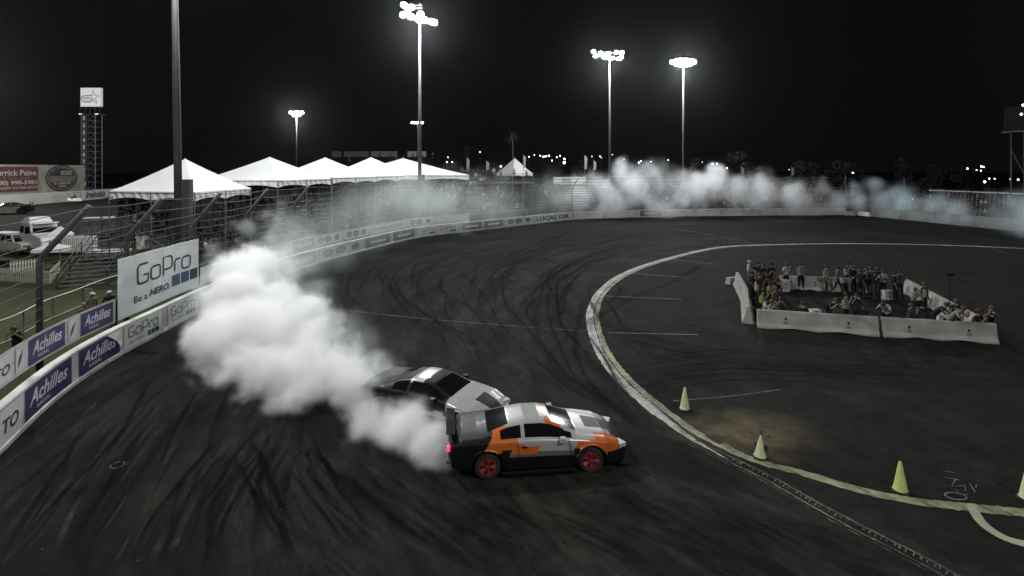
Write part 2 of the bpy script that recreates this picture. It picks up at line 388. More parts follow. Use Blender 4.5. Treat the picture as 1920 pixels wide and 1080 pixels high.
for pts, wd, m, lab in (([(1243, 484), (1345, 496)], .11, M_PL, 'thin white parking line nearest the far sweep'), ([(1178, 512), (1293, 521)], .10, M_PL, 'second thin white parking line inside the curve'),
                        ([(1135, 555), (1286, 562)], .09, M_PL, 'third thin white parking line inside the curve'), ([(1140, 624), (1320, 628)], .08, M_PL, 'fourth thin white parking line inside the curve'),
                        ([(610, 578), (800, 598), (960, 611), (1104, 622)], .07, M_PF, 'faint white line crossing the track from the smoke'), ([(1262, 752), (1370, 743), (1470, 730)], .06, M_PF, 'faint white line behind the first cone'),
                        ([(1270, 430), (1330, 440), (1405, 454)], .14, M_PF, 'faint white line crossing the far sweep'), ([(1858, 466), (1886, 474)], .16, M_PF, 'short faint white line at the far right')):
    thin_line(pts, wd, 'painted_line', m, lab, .008)
# dark skid marks: soft-edged rubber laid over the asphalt, and paler scraped streaks between them
def mark_material(name, col, amount):
    m = bpy.data.materials.new(name); m.use_nodes = True; nt = m.node_tree; g = NG(nt); b = nt.nodes['Principled BSDF']; out = nt.nodes['Material Output']
    b.inputs['Base Color'].default_value = rgb(col); b.inputs['Roughness'].default_value = .95; b.inputs['Specular IOR Level'].default_value = .03
    at = nt.nodes.new('ShaderNodeAttribute'); at.attribute_name = 'wear'; pos = nt.nodes.new('ShaderNodeNewGeometry').outputs['Position']
    k = g.math('MULTIPLY', at.outputs['Fac'], g.rng(g.noise(pos, 2.2, 6, .7), .30, .62, .25, 1.0)); k = g.math('MULTIPLY', k, g.rng(g.noise(pos, 14, 4, .7), .25, .6, .5, 1.0)); k = g.math('MULTIPLY', k, amount, clamp=True)
    tr = nt.nodes.new('ShaderNodeBsdfTransparent'); mx = nt.nodes.new('ShaderNodeMixShader'); nt.links.new(k, mx.inputs[0]); nt.links.new(tr.outputs[0], mx.inputs[1]); nt.links.new(b.outputs[0], mx.inputs[2]); nt.links.new(mx.outputs[0], out.inputs[0]); return m
class Marks:
    def __init__(s): s.v = []; s.f = []; s.a = []
    def add(s, pts, off, wd, k, z, t0=0.0, t1=1.0):
        p = pts; n = len(p.s); idx = [i for i in range(n) if t0 <= p.s[i] / p.L <= t1]; b = len(s.v); m = len(idx)
        if m < 3: return
        for c, i in enumerate(idx):
            u = p.s[i]; e = min(1, c / (m * .22 + 1), (m - 1 - c) / (m * .22 + 1)); o = off + .12 * math.sin(u * .35 + off * 5)
            for q, a in ((-.5, 0), (-.22, 1), (.22, 1), (.5, 0)): s.v.append(tuple(p.at(u, o + q * wd, z))); s.a.append(a * e * k)
        for c in range(m - 1):
            for q in range(3): s.f.append((b + c * 4 + q, b + (c + 1) * 4 + q, b + (c + 1) * 4 + q + 1, b + c * 4 + q + 1))
    def build(s, name, m, label):
        me = bpy.data.meshes.new(name); me.from_pydata(s.v, [], s.f); me.materials.append(m); at = me.attributes.new('wear', 'FLOAT', 'POINT'); at.data.foreach_set('value', s.a); me.update()
        o = bpy.data.objects.new(name, me); link(o); return tag(o, label, kind='stuff')
FAM = [([(60, 1080), (150, 950), (240, 820), (330, 700)], 15, 1.3), ([(300, 1080), (350, 960), (420, 850), (470, 780)], 14, 1.0), ([(450, 1080), (465, 980), (490, 880), (560, 790)], 12, .8), ([(640, 1080), (570, 960), (520, 860), (500, 800)], 12, .8),
       ([(830, 1080), (710, 980), (610, 880), (560, 810)], 12, .8), ([(1020, 1080), (870, 1000), (730, 910)], 10, .7), ([(1300, 1080), (1120, 1000), (940, 930)], 8, .6), ([(1600, 1080), (1420, 980), (1230, 880)], 8, .7), ([(1450, 1080), (1280, 1010), (1060, 930)], 8, .6),
       ([(1250, 860), (1150, 770), (1070, 670), (1030, 570), (1070, 500), (1200, 448)], 13, .9), ([(1150, 830), (1020, 730), (930, 630), (900, 550), (950, 490), (1100, 438)], 14, 1.6),
       ([(1000, 740), (880, 630), (800, 550), (820, 490), (940, 445)], 14, 1.8), ([(900, 700), (760, 610), (690, 550), (715, 495), (850, 452)], 12, 1.8), ([(1020, 470), (1150, 440), (1300, 428), (1500, 424)], 8, 2.0)]
DARK = Marks(); PALE = Marks(); zz = .016
for L, n_, sp in FAM:
    for q in range(int(n_ * 1.7)):
        p = Path([tuple(Vector(G(px + random.gauss(0, 14), py + random.gauss(0, 5)))[:2]) for px, py in L], .35, 6); zz += .00035; a = random.uniform(0, .45); b_ = a + random.uniform(.35, .7)
        DARK.add(p, random.gauss(0, sp), random.choice([.06, .10, .14, .20]), random.uniform(.4, 1.0), zz, a, b_)
        for _ in range(4 if L[0][1] > 1000 else 1):
            a2 = random.uniform(0, .8); PALE.add(p, random.gauss(0, sp), random.uniform(.05, .26), random.uniform(.25, 1.0), .0145 + random.random() * .001, a2, a2 + random.uniform(.10, .30))
SK = [[(1350, 470), (1280, 520), (1180, 560), (1060, 640), (1010, 720)], [(1130, 520), (1160, 545), (1120, 575), (1080, 560)], [(1000, 470), (1060, 500), (1180, 470), (1300, 446)],
      [(960, 600), (1010, 540), (1080, 490), (1200, 455)], [(1100, 740), (1170, 715), (1300, 690), (1480, 690), (1700, 700)], [(1100, 755), (1190, 728), (1330, 700), (1500, 701), (1900, 715)],
      [(1095, 608), (1180, 625), (1300, 655), (1500, 672), (1900, 690)], [(1100, 628), (1190, 645), (1310, 672), (1500, 684), (1800, 697)],
      [(1128, 560), (1150, 590), (1160, 620)], [(1155, 610), (1185, 625), (1240, 628)], [(1030, 560), (1100, 540), (1170, 545)], [(1085, 470), (1180, 445), (1330, 440), (1345, 455), (1320, 462)],
      [(900, 560), (950, 520), (1040, 480), (1150, 450)], [(1200, 770), (1130, 750), (1060, 700), (1020, 640)], [(1300, 860), (1200, 800), (1110, 720), (1075, 640), (1090, 560)], [(1740, 540), (1790, 548), (1830, 556)], [(1690, 553), (1760, 560), (1840, 560)],
      [(1030, 620), (990, 590), (1010, 560), (1060, 565), (1040, 600), (980, 610)], [(1150, 700), (1260, 672), (1420, 660), (1650, 668)], [(1240, 600), (1400, 640), (1600, 655)], [(1660, 640), (1780, 665), (1915, 680)]]
for i, L in enumerate(SK):
    p = Path(gp2(L), .3, 6); zz += .00035; DARK.add(p, 0, .26, 1.0, zz)
    if 3 < i < 9: zz += .00035; DARK.add(p, -.9, .24, .9, zz)
DARK.build('skid_marks', mark_material('skid_rubber', (.0060, .0060, .0056), .72), 'dark curved tyre marks laid over the asphalt')
PALE.build('scraped_streaks', mark_material('scraped_asphalt', (.040, .039, .035), .95), 'paler scraped streaks between the dark tyre marks')
# small rubber crumbs
mb = MB()
for _ in range(150):
    q = G(random.uniform(-20, 1500), random.uniform(700, 1085)); s_ = random.uniform(.006, .017); a = random.uniform(0, 3); mb.box((q.x, q.y, .032), (s_ * random.uniform(1, 4), s_, s_), a)
tag(mb.build('rubber_crumbs', mat('crumb_rubber', (.006, .006, .006), .9, vary=0, spec=.03)), 'tiny dark rubber crumbs scattered on the asphalt', kind='stuff')
mb = MB()
for _ in range(22):
    q = G(random.uniform(0, 1900), random.uniform(700, 1085)); s_ = random.uniform(.006, .012); mb.box((q.x, q.y, .032), (s_ * random.uniform(1, 4), s_, s_), random.uniform(0, 3))
tag(mb.build('pale_debris', mat('pale_debris', (.25, .25, .23), .9, vary=0)), 'tiny pale specks of debris on the asphalt', kind='stuff')
mb = MB()     # chalk scribbles beside the line
c = G(1792, 931)
mb.add(*[[(c.x + .26 * math.cos(t) * (1 if k else .82), c.y + .16 * math.sin(t) * (1 if k else .75), .012) for t in np.linspace(0, 6.283, 17)[:-1] for k in (0, 1)], [(2 * i, 2 * i + 1, (2 * i + 3) % 32, (2 * i + 2) % 32) for i in range(16)]])
for px, py in ((1778, 885), (1788, 906), (1800, 912), (1810, 918), (1823, 915), (1795, 922), (1806, 928), (1830, 912), (1785, 898)):
    q = G(px, py); a = random.uniform(-.5, 1.2); mb.box((q.x, q.y, .010), (random.uniform(.15, .5), .02, .004), a)
o = mb.build('chalk_marks', M_PL); tag(o, kind='stuff'); o['label'] = 'pale chalk scribbles near the right edge of the track'
c = G(220, 872); o = MB().add([(c.x + .17 * math.cos(t) * (1 if k else .86), c.y + .17 * math.sin(t) * (1 if k else .86), .006) for t in np.linspace(0, 6.283, 21)[:-1] for k in (0, 1)], [(2 * i, 2 * i + 1, (2 * i + 3) % 40, (2 * i + 2) % 40) for i in range(20)]).build('chalk_ring', M_PL); tag(o, kind='structure'); o['label'] = 'small pale ring painted on the asphalt at the lower left'

# ---------------------------------------------------------------- smoke
def smoke(name, puffs, lo, hi, voxel, dens, label, noise_scale=.5, noise_amp=.9, seed=0, floor=True, edge=.25, gain=2.6, col=(.97, .975, .98), detail=6, patchy=None, aniso=.1, fine_amp=0):
    nt = bpy.data.node_groups.new(name, 'GeometryNodeTree'); nt.is_modifier = True
    nt.interface.new_socket('Geometry', in_out='OUTPUT', socket_type='NodeSocketGeometry')
    g = NG(nt); out = nt.nodes.new('NodeGroupOutput')
    pos = nt.nodes.new('GeometryNodeInputPosition').outputs[0]
    off = g.vmath('ADD', pos, (seed * 13.1, seed * 7.7, seed * 3.3))
    warp = g.vmath('SCALE', g.vmath('SUBTRACT', g.noise(off, noise_scale * .55, 2, .5, out=1), (.5, .5, .5)), 2.2 / (noise_scale + .4))
    q = g.vmath('ADD', pos, warp)
    acc = None
    for c, r in puffs:
        r3 = r if isinstance(r, (tuple, list)) else (r, r, r)
        d = g.vmath('LENGTH', g.vmath('MULTIPLY', g.vmath('SUBTRACT', q, tuple(c)), tuple(1 / k for k in r3)), out=1)
        v = g.math('SUBTRACT', 1.0, d)
        if acc is None: acc = v
        else:
            n = nt.nodes.new('ShaderNodeMath'); n.operation = 'SMOOTH_MAX'; g.link(acc, n.inputs[0]); g.link(v, n.inputs[1]); n.inputs[2].default_value = .18; acc = n.outputs[0]
    nz = g.noise(off, noise_scale, detail, .62)
    nb = g.noise(off, noise_scale * .3, 2, .5)
    v = g.math('ADD', acc, g.math('MULTIPLY', g.math('SUBTRACT', nz, .52), noise_amp * 2))
    v = g.math('ADD', v, g.math('MULTIPLY', g.math('SUBTRACT', nb, .5), noise_amp * .8))
    if fine_amp: v = g.math('ADD', v, g.math('MULTIPLY', g.math('SUBTRACT', g.noise(off, noise_scale * 3.4, 5, .65), .5), fine_amp))
    v = g.rng(v, 0.0, edge, 0.0, 1.0, True)
    v = g.math('POWER', v, 1.3)
    if patchy: v = g.math('MULTIPLY', v, g.rng(g.noise(off, patchy, 4, .6), .38, .66, .12, 1.5))
    if floor:
        z = g.sep(pos)[2]; v = g.math('MULTIPLY', v, g.rng(z, .02, .12, 0, 1))
    v = g.math('MULTIPLY', v, dens)
    vc = nt.nodes.new('GeometryNodeVolumeCube'); g.link(v, vc.inputs['Density'])
    vc.inputs['Min'].default_value = lo; vc.inputs['Max'].default_value = hi
    for i, k in enumerate(('Resolution X', 'Resolution Y', 'Resolution Z')): vc.inputs[k].default_value = max(4, int((hi[i] - lo[i]) / voxel))
    m = bpy.data.materials.new(name); m.use_nodes = True; mt = m.node_tree; mt.nodes.clear()
    mo = mt.nodes.new('ShaderNodeOutputMaterial'); pv = mt.nodes.new('ShaderNodeVolumePrincipled')
    pv.inputs['Color'].default_value = rgb(col); pv.inputs['Density'].default_value = 1.0; pv.inputs['Anisotropy'].default_value = aniso
    mt.links.new(pv.outputs[0], mo.inputs['Volume'])
    sm = nt.nodes.new('GeometryNodeSetMaterial'); sm.inputs['Material'].default_value = m
    nt.links.new(vc.outputs[0], sm.inputs[0]); nt.links.new(sm.outputs[0], out.inputs[0])
    vd = bpy.data.volumes.new(name); vd.materials.append(m); vd.render.space = 'WORLD'; vd.render.step_size = voxel * 1.6
    o = bpy.data.objects.new(name, vd); link(o); md = o.modifiers.new('smoke', 'NODES'); md.node_group = nt
    tag(o, label, 'smoke', kind='stuff'); return o
pf = lambda L: [(P(px, py, Y), r) for px, py, Y, r in L]
MAIN = pf([(868, 868, 13.9, .36), (846, 856, 14.0, .60), (815, 862, 14.0, .50), (838, 836, 14.4, .72), (770, 835, 14.9, .75), (800, 822, 14.8, .95), (755, 808, 15.4, 1.05), (700, 796, 15.9, 1.10), (672, 822, 15.3, .55), (752, 765, 16.2, .75), (705, 742, 17.0, 1.1),
           (655, 730, 17.6, 1.5), (600, 722, 18.3, 1.75), (540, 715, 19.0, 1.8), (480, 690, 19.8, 1.9), (640, 680, 19.0, 1.0), (590, 640, 20.5, 1.35), (520, 640, 21.5, 2.2), (560, 590, 22.5, 1.2), (465, 510, 27.5, 1.8), (520, 560, 25.5, 1.8), (450, 645, 21.5, 1.9), (420, 612, 23.0, 1.5),
           (388, 640, 22.8, .85), (412, 575, 24.5, 1.3), (440, 560, 25.0, 2.0), (480, 570, 25.0, 2.3), (440, 525, 27.0, 1.4), (480, 530, 28.5, 1.9), (470, 500, 30.5, 1.3)])
smoke('tire_smoke', MAIN, (-19.5, 12.4, 0), (-.9, 36, 7.2), .08, 6.0, 'thick white tyre smoke pouring from the rear of the orange car to the wall', noise_scale=.80, noise_amp=.78, seed=1, edge=.95, detail=8, aniso=0, fine_amp=.75, col=(.985, .985, .988))
THIN = pf([(560, 560, 25, 1.6), (610, 600, 22.5, 1.5), (665, 640, 20, 1.3), (720, 680, 18.2, 1.0), (520, 500, 30, 2.0), (505, 460, 33, 1.4), (460, 430, 35, 1.2), (425, 480, 30, 1.2), (400, 470, 31, .9), (550, 440, 37, 1.6), (490, 400, 38, 1.0), (580, 500, 31, 1.4), (560, 470, 34, 2.0), (350, 590, 25.5, 1.3), (365, 545, 26.5, 1.2), (530, 420, 38, 1.8)])
smoke('smoke_wisps', THIN, (-21, 15, 0), (-2, 42, 8), .14, .50, 'thin greenish wisps round the top of the thick tyre smoke', noise_scale=.7, noise_amp=1.0, seed=6, edge=.9, detail=6, patchy=.3, col=(.86, .91, .90))
# ---------------------------------------------------------------- floodlight poles
M_LAMP = mat('floodlight_glass', (1, 1, 1), .4, vary=0, emit=(.97, 1.0, 1.0), estr=90)
M_LAMP_DIM = mat('floodlight_glass_far', (1, 1, 1), .4, vary=0, emit=(.97, 1.0, 1.0), estr=45)
def light_pole(x, y, h, heads, power, label, r=.24, name='light_pole', aim=None, big=1.0, rz=0.0, box=False, lean=(0, 0), color=(.96, .985, 1.0), glow=None, group='floodlight poles round the track'):
    t = empty(name, (x, y, 0), 0, label, 'light pole', group)
    lx, ly = lean
    MB().tube([(0, 0, 0), (lx * .5, ly * .5, h * .5), (lx, ly, h)], [r, r * .8, r * .52], 14).build('pole', M_POLE, t, smooth=True)
    mb = MB(); ca, sa = math.cos(rz), math.sin(rz); arms = {}
    for a, z, fwd in heads: arms.setdefault(round(z, 1), []).append(a)
    for z, L in arms.items():
        a0, a1 = min(L + [-.3]), max(L + [.3]); mb.tube([(lx + a0 * ca, ly + a0 * sa, h + z - .05), (lx + a1 * ca, ly + a1 * sa, h + z - .05)], .07, 6)
    mb.tube([(lx, ly, h - .2), (lx, ly, h + max(arms) + .2)], .1, 8).build('crossarm', M_DSTEEL, t)
    ax, ay = (aim[0] - x, aim[1] - y) if aim else (-x, 12 - y); L = math.hypot(ax, ay); d = Vector((ax / L * .72, ay / L * .72, -.69)).normalized()
    first = None
    for a, z, fwd in heads:
        M = Matrix.Translation((lx + a * ca - fwd * sa * .4, ly + a * sa + fwd * ca * .4, h + z)) @ d.to_track_quat('Z', 'Y').to_matrix().to_4x4()
        if first is None:
            s = big; hb = MB().lathe([(.12 * s, -.5 * s), (.30 * s, -.36 * s), (.37 * s, -.06 * s), (.39 * s, .02 * s), (.36 * s, .021 * s)], n=14)
            gb = MB().lathe([(.02 * s, .035 * s), (.35 * s, .035 * s), (.35 * s, .025 * s)], n=14)
            hm = hb.mesh('floodlight', M_POLE, True); gm = gb.mesh('lens', glow or M_LAMP); first = (hm, gm)
        o = bpy.data.objects.new('floodlight', first[0]); link(o, t); o.matrix_local = M
        q = bpy.data.objects.new('lens', first[1]); link(q, o)
    if box: MB().box((box[0], box[1], box[4] / 2), (box[2], box[3], box[4])).build('cable_box', M_POLE, t)
    if power:
        ld = bpy.data.lights.new('floodlight_beam', 'POINT'); ld.energy = power; ld.color = color; ld.shadow_soft_size = .7
        lo = bpy.data.objects.new('floodlight_beam', ld); link(lo, t); lo.location = (lx + d.x * 1.5, ly + d.y * 1.5, h - 1.3)
    return t
def pole_at(px, Y, ytop): q = P(px, ytop, Y); return q.x, q.y, q.z
H6 = [(-2.0, 0, 0), (-1.2, 0, 0), (-.4, 0, 0), (.4, 0, 0), (1.2, 0, 0), (2.0, 0, 0)]
light_pole(-20.3, 32.6, 27.5, [(a, z, 0) for a, z, _ in H6 for z in (0,)] + [(-1.2, 1.3, 0), (0, 1.3, 0), (1.2, 1.3, 0)], LAMP_POWER['left'], 'thick grey light pole rising out of the top of the picture behind the tall sign', r=.25, box=(.43, 0, .50, .45, 7.2), lean=(-.45, 0))
light_pole(-20.5, 3.0, 27.0, H6, LAMP_POWER['near_out'], 'light pole of the curve beyond the left edge of the picture', color=(1, .97, .9))
x, y, h = pole_at(787, 64, 34)
light_pole(x, y, h, [(-2.0, .4, 0), (-1.5, 1.2, 1), (-1.9, 1.6, 0), (-1.1, .2, 0), (-1.0, 1.3, 0), (-.2, -.1, 0), (.1, .5, 0), (.6, -.2, 0), (1.4, -.4, 0), (1.75, -.5, 0)], LAMP_POWER['second'], 'tall light pole in front of the farthest white tent, its lamps at the top edge', r=.25, aim=(-6, 25), big=1.05, box=(.34, -.1, .55, .34, 7.2))
x, y, h = pole_at(1143, 96, 110)
light_pole(x, y, h, [(-2.9, 1.3, 0), (-2.5, .5, 0), (-1.6, 1.0, 0), (-.9, .3, 0), (-.2, .2, 0), (.4, .1, 0), (-.3, .9, 0), (1.2, 1.1, 0), (2.1, .3, 0), (1.7, 0, 0), (2.2, 1.1, 0)], LAMP_POWER['third'], 'tall light pole behind the smoke with a ragged lamp cluster, left of the brightest', r=.24, aim=(10, 30))
x, y, h = pole_at(1281, 100, 118)
light_pole(x, y, h, [(-2.0, .2, 0), (-1.2, .4, 0), (-1.2, -.2, 0), (-.5, .5, 0), (-.4, -.3, 0), (.4, .5, 0), (.4, -.3, 0), (1.2, .4, 0), (1.2, -.2, 0), (2.0, .2, 0), (0, .1, 1)], LAMP_POWER['fourth'], 'tall light pole behind the smoke with the brightest white glare', r=.24, aim=(10, 20), big=1.3)
x, y, h = pole_at(556, 188, 213)
light_pole(x, y, h, [(-2.0, .4, 0), (-1.1, .2, 0), (-.9, -.5, 0), (0, .5, 0), (.9, -.4, 0), (1.0, .3, 0), (1.9, .4, 0)], LAMP_POWER['far'], 'distant light pole rising behind the second white tent', r=.26, aim=(-60, 120), big=1.5)
x, y, h = pole_at(783, 225, 230)
light_pole(x, y, h, [(-2.3, 0, 0), (-1.2, 0, 0), (-.4, 0, 0), (.5, .1, 0), (2.0, 0, 0)], 0, 'farthest light pole seen just left of the pole by the last tent', r=.26, aim=(0, 0), big=1.4, glow=M_LAMP_DIM)
light_pole(74, 62, 27.0, H6, LAMP_POWER['right_out'], 'light pole beyond the right edge of the picture', aim=(30, 30))
light_pole(-101, 88, 26.0, H6, LAMP_POWER['oval'], 'unseen light pole added to brighten the billboard wall, beyond the left edge', aim=(-80, 120), color=(1, .97, .93))  # unseen pole, added to brighten the billboards and the left paddock
light_pole(16, -14, 26.0, H6, LAMP_POWER['inside'], 'light pole standing behind the viewpoint', aim=(0, 20))

# ================================================================ outer wall with its printed panels
wall = empty('track_wall', WALL.at(20), 0, 'low white concrete wall round the outside of the curve, hung with printed banners', 'wall')
PROF = [(0, 0.0), (0, .12), (.05, .16), (.06, 1.18), (.09, 1.22), (.30, 1.22), (.30, 0)]   # (outward, height)
M_WALL = mat('wall_white_paint', (.50, .51, .48), .75, vary=.34, scale=.9, bump=.15)
SEG = 4.6; u = 3.0; i = 0
while u < WALL.L - .5:
    u1 = min(u + SEG - .03, WALL.L); mb = MB(); V = []; Fc = []; n = 4; k = len(PROF)
    for j in range(n + 1):
        uu = u + (u1 - u) * j / n
        for o_, z in PROF: V.append(WALL.at(uu, o_, z))
    for j in range(n):
        for q in range(k - 1): Fc.append((j * k + q, (j + 1) * k + q, (j + 1) * k + q + 1, j * k + q + 1))
    Fc += [tuple(range(k)), tuple(n * k + q for q in range(k))[::-1]]
    mb.add(V, Fc).build('wall_section', M_WALL, wall, world=True); u += SEG
def on_curve(vf, u0, z0, off):
    """bend a flat drawing (x along the wall, y up) on to the curve"""
    v, f = vf; return [WALL.at(u0 + q[0], off, z0 + q[1]) for q in v], f
def grid_rect(x0, y0, x1, y1, step=.6):
    n = max(1, int((x1 - x0) / step)); V = []; Fc = []
    for i in range(n + 1): x = x0 + (x1 - x0) * i / n; V += [(x, y0, 0), (x, y1, 0)]
    for i in range(n): Fc.append((2 * i, 2 * i + 2, 2 * i + 3, 2 * i + 1))
    return V, Fc
def join(*L):
    V = []; Fc = []
    for v, f in L: b = len(V); V += v; Fc += [tuple(i + b for i in q) for q in f]
    return V, Fc
def ellipse(cx, cy, a, b, n=24): return [(cx + a * math.cos(t), cy + b * math.sin(t), 0) for t in np.linspace(0, 2 * math.pi, n + 1)[:-1]], [tuple(range(n))]
def ring(cx, cy, a, b, w_, n=28): return stroke([[(cx + a * math.cos(t), cy + b * math.sin(t)) for t in np.linspace(0, 2 * math.pi, n + 1)[:-1]] + [(cx + a, cy)]], w_)
M_VIOLET = mat('violet_print', (.035, .03, .11), .5, vary=.12, scale=2); M_PRINT = mat('white_print', (.62, .62, .66), .6, vary=.1)
M_GREYP = mat('grey_print', (.10, .12, .13), .6, vary=.2); M_BLUE1 = mat('slate_blue_print', (.05, .09, .13), .6, vary=.1); M_BLUE2 = mat('blue_print', (.035, .075, .13), .6, vary=.1); M_BLUE3 = mat('navy_print', (.012, .022, .05), .6, vary=.1)
M_BAN = mat('white_vinyl', (.62, .63, .62), .45, vary=.12, scale=1.5)
def banner(parent, u0, u1, z0, z1, off, base, marks, label=None, world=True):
    V, Fc = on_curve(grid_rect(u0, z0, u1, z1), 0, 0, off)
    b = MB().add(V, Fc).build('banner', base, parent, world=True)
    if label: b['label'] = label
    for name, vf, m, layer in marks:
        v, f = vf; v = [WALL.at((u0 + u1) / 2 + q[0], off - .008 - .006 * layer, (z0 + z1) / 2 + q[1]) for q in v]
        MB().add(v, f).build(name, m, b, world=True)
    return b
def achilles(Wd, H, torn=False):
    k = []
    k.append(('lettering', fit(text_mesh('Achilles', shear=.28, bold=.018), Wd * .82, H * .50, 0, H * .10), M_PRINT, 0))
    k.append(('swoosh', ([(-Wd * .45, -H * .25, 0), (-Wd * .38, -H * .10, 0), (-Wd * .21, H * .32, 0), (-Wd * .27, H * .20, 0)], [(0, 3, 2, 1)]), M_PRINT, 1))
    k.append(('small_lettering', fit(text_mesh('RADIAL', bold=.01), Wd * .30, H * .13, -Wd * .10, -H * .30), M_PRINT, 0)); return k
def gopro(Wd, H):
    a = [('lettering', fit(camera_maker_word(), Wd * .80, H * .50, 0, H * .14), M_LETTER, 0)]
    for i, m in enumerate((M_BLUE1, M_BLUE2, M_BLUE3)): x = Wd * (.10 + .11 * i); a.append(('square', ([(x, -H * .42, 0), (x + Wd * .095, -H * .42, 0), (x + Wd * .095, -H * .18, 0), (x, -H * .18, 0)], [(0, 1, 2, 3)]), m, 0))
    a.append(('small_lettering', fit(text_mesh('Be a HERO.'), Wd * .40, H * .10, -Wd * .17, -H * .32), M_LETTER, 0)); return a
UP = lambda px: WALL.s_px(px, 0); UQ = lambda px: WALL.s_px(px, .75)
LZ0, LZ1, LO = .16, 1.12, .035
def low(px0, px1, base, fn, label, z0=LZ0, z1=LZ1):
    u0, u1 = UP(px0), UP(px1); return banner(wall, u0, u1, z0, z1, LO, base, fn(u1 - u0, z1 - z0), label)
low(-40, 46, M_BAN, lambda W_, H: [('lettering', fit(text_mesh('TO', bold=.03, shear=.15), 1.0, H * .42, W_ * .5 - .75, -H * .02), M_LETTER, 0)], 'white banner lettered TO')
low(50, 136, M_VIOLET, achilles, 'violet banner lettered Achilles, nearer one on the wall')
b = low(149, 226, M_VIOLET, achilles, 'violet banner lettered Achilles with its corner folded over')
u1 = UP(226); v = [WALL.at(u1 - .95, .0, 1.13), WALL.at(u1 + .05, .0, 1.13), WALL.at(u1 + .05, -.03, .62), WALL.at(u1 - .15, -.10, .42), WALL.at(u1 - .42, -.07, .78)]
MB().add(v, [(0, 4, 3, 2, 1)]).build('folded_corner', M_BAN, b, world=True)
low(236, 304, M_BAN, gopro, 'white banner with a rounded wordmark and three blue squares'); low(316, 372, M_BAN, gopro, 'second white wordmark banner half in the smoke')
falken = lambda W_, H: [('lettering', fit(text_mesh('FALKEN', bold=.02), W_ * .8, H * .45), M_PRINT, 0)]
ovals = lambda W_, H: [('oval', ellipse(-W_ * .33, .05, W_ * .12, H * .33), M_GREYP, 0), ('oval', ellipse(W_ * .0 - W_ * .05, .05, W_ * .12, H * .33), M_GREYP, 0), ('oval', ellipse(W_ * .30, .05, W_ * .10, H * .30), M_GREYP, 0), ('lettering', fit(text_mesh('NOS'), W_ * .13, H * .2, -W_ * .33, .05), M_PRINT, 1), ('lettering', fit(text_mesh('NOS'), W_ * .13, H * .2, -W_ * .05, .05), M_PRINT, 1)]
strip = lambda W_, H: [('lettering', fit(text_mesh('RACING'), W_ * .7, H * .35), M_PRINT, 0)]
blank = lambda W_, H: [('stripe', ([(-W_ * .3, -.12, 0), (W_ * .3, -.12, 0), (W_ * .3, .1, 0), (-W_ * .3, .1, 0)], [(0, 1, 2, 3)]), M_PRINT, 0), ('stripe', ([(-W_ * .2, .2, 0), (W_ * .2, .2, 0), (W_ * .2, .26, 0), (-W_ * .2, .26, 0)], [(0, 1, 2, 3)]), M_GREYP, 0)]
low(545, 592, M_GREYP, falken, 'dark banner lettered FALKEN'); low(600, 682, M_BAN, ovals, 'white banner with dark ovals'); low(686, 732, M_GREYP, blank, 'dark banner with a pale stripe'); low(738, 778, M_GREYP, blank, 'dark banner with a pale stripe')
low(786, 818, M_BAN, gopro, None); low(822, 858, M_BAN, gopro, None); low(866, 904, M_GREYP, blank, None); low(908, 944, M_GREYP, blank, None)
low(948, 1000, M_BAN, ovals, None)
low(1004, 1072, M_BAN, lambda W_, H: [('lettering', fit(text_mesh('LUCAS OIL', bold=.03), W_ * .94, H * .62), M_LETTER, 0)], 'white banner lettered LUCAS OIL')
for a_, b_ in ((1078, 1130), (1140, 1190), (1200, 1240), (1250, 1300), (1310, 1350)): low(a_, b_, M_BAN if a_ % 40 else M_GREYP, blank, None)

# ================================================================ banner band hung on the fence above the wall, and the tall sign
ub = empty('upper_banner_band', WALL.at(20, .75), 0, 'long white banner band hung behind the wall with violet panels on it', 'banner')
def upper(px0, px1, z0, z1, base, fn, label=None):
    u0, u1 = UQ(px0), UQ(px1); return banner(ub, u0, u1, z0, z1, .72, base, fn(u1 - u0, z1 - z0), label)
M_BAND = mat('banner_band_cloth', (.54, .55, .54), .6, vary=.2, scale=.8)
for a_, b_ in ((-60, 215), (376, 545), (545, 700), (700, 880)):
    V, Fc = on_curve(grid_rect(UQ(a_), 1.17, UQ(b_), 2.20), 0, 0, .745); MB().add(V, Fc).build('backing_cloth', M_BAND, ub, world=True)
upper(-40, 17, 1.3, 2.1, M_BAN, lambda W_, H: [('lettering', fit(text_mesh('TO', bold=.03, shear=.15), .9, H * .4, W_ * .5 - .5, -.05), M_LETTER, 0)])
slash = lambda W_, H: [('emblem', ([(-.16, -.26, 0), (.02, -.12, 0), (.20, .28, 0), (.02, .12, 0), (-.06, .04, 0)], [(0, 1, 2, 3, 4)]), M_LETTER, 0)]
upper(28, 44, 1.3, 2.1, M_BAN, slash); upper(127, 143, 1.3, 2.1, M_BAN, slash)
upper(51, 119, 1.26, 2.12, M_VIOLET, achilles, 'violet upper panel lettered Achilles, nearer one'); upper(151, 210, 1.26, 2.12, M_VIOLET, achilles, 'violet upper panel lettered Achilles beside the tall sign')
upper(549, 588, 1.25, 2.1, M_GREYP, falken); upper(592, 640, 1.25, 2.1, M_BAN, ovals); upper(646, 690, 1.25, 2.1, M_BAN, ovals)
upper(700, 760, 1.25, 2.1, M_BAN, lambda W_, H: [('lettering', fit(text_mesh('FORMULA DRIFT'), W_ * .9, H * .3), M_GREYP, 0)]); upper(766, 812, 1.25, 2.1, M_BAN, ovals)
sg = empty('tall_sign', WALL.at(UQ(222), .7), 0, 'tall white sign lettered with a rounded wordmark over three blue squares, above the wall', 'sign')
u0, u1 = WALL.s_px(222, .62), WALL.s_px(373, .62); Wd, H = u1 - u0, 2.66
n = 6
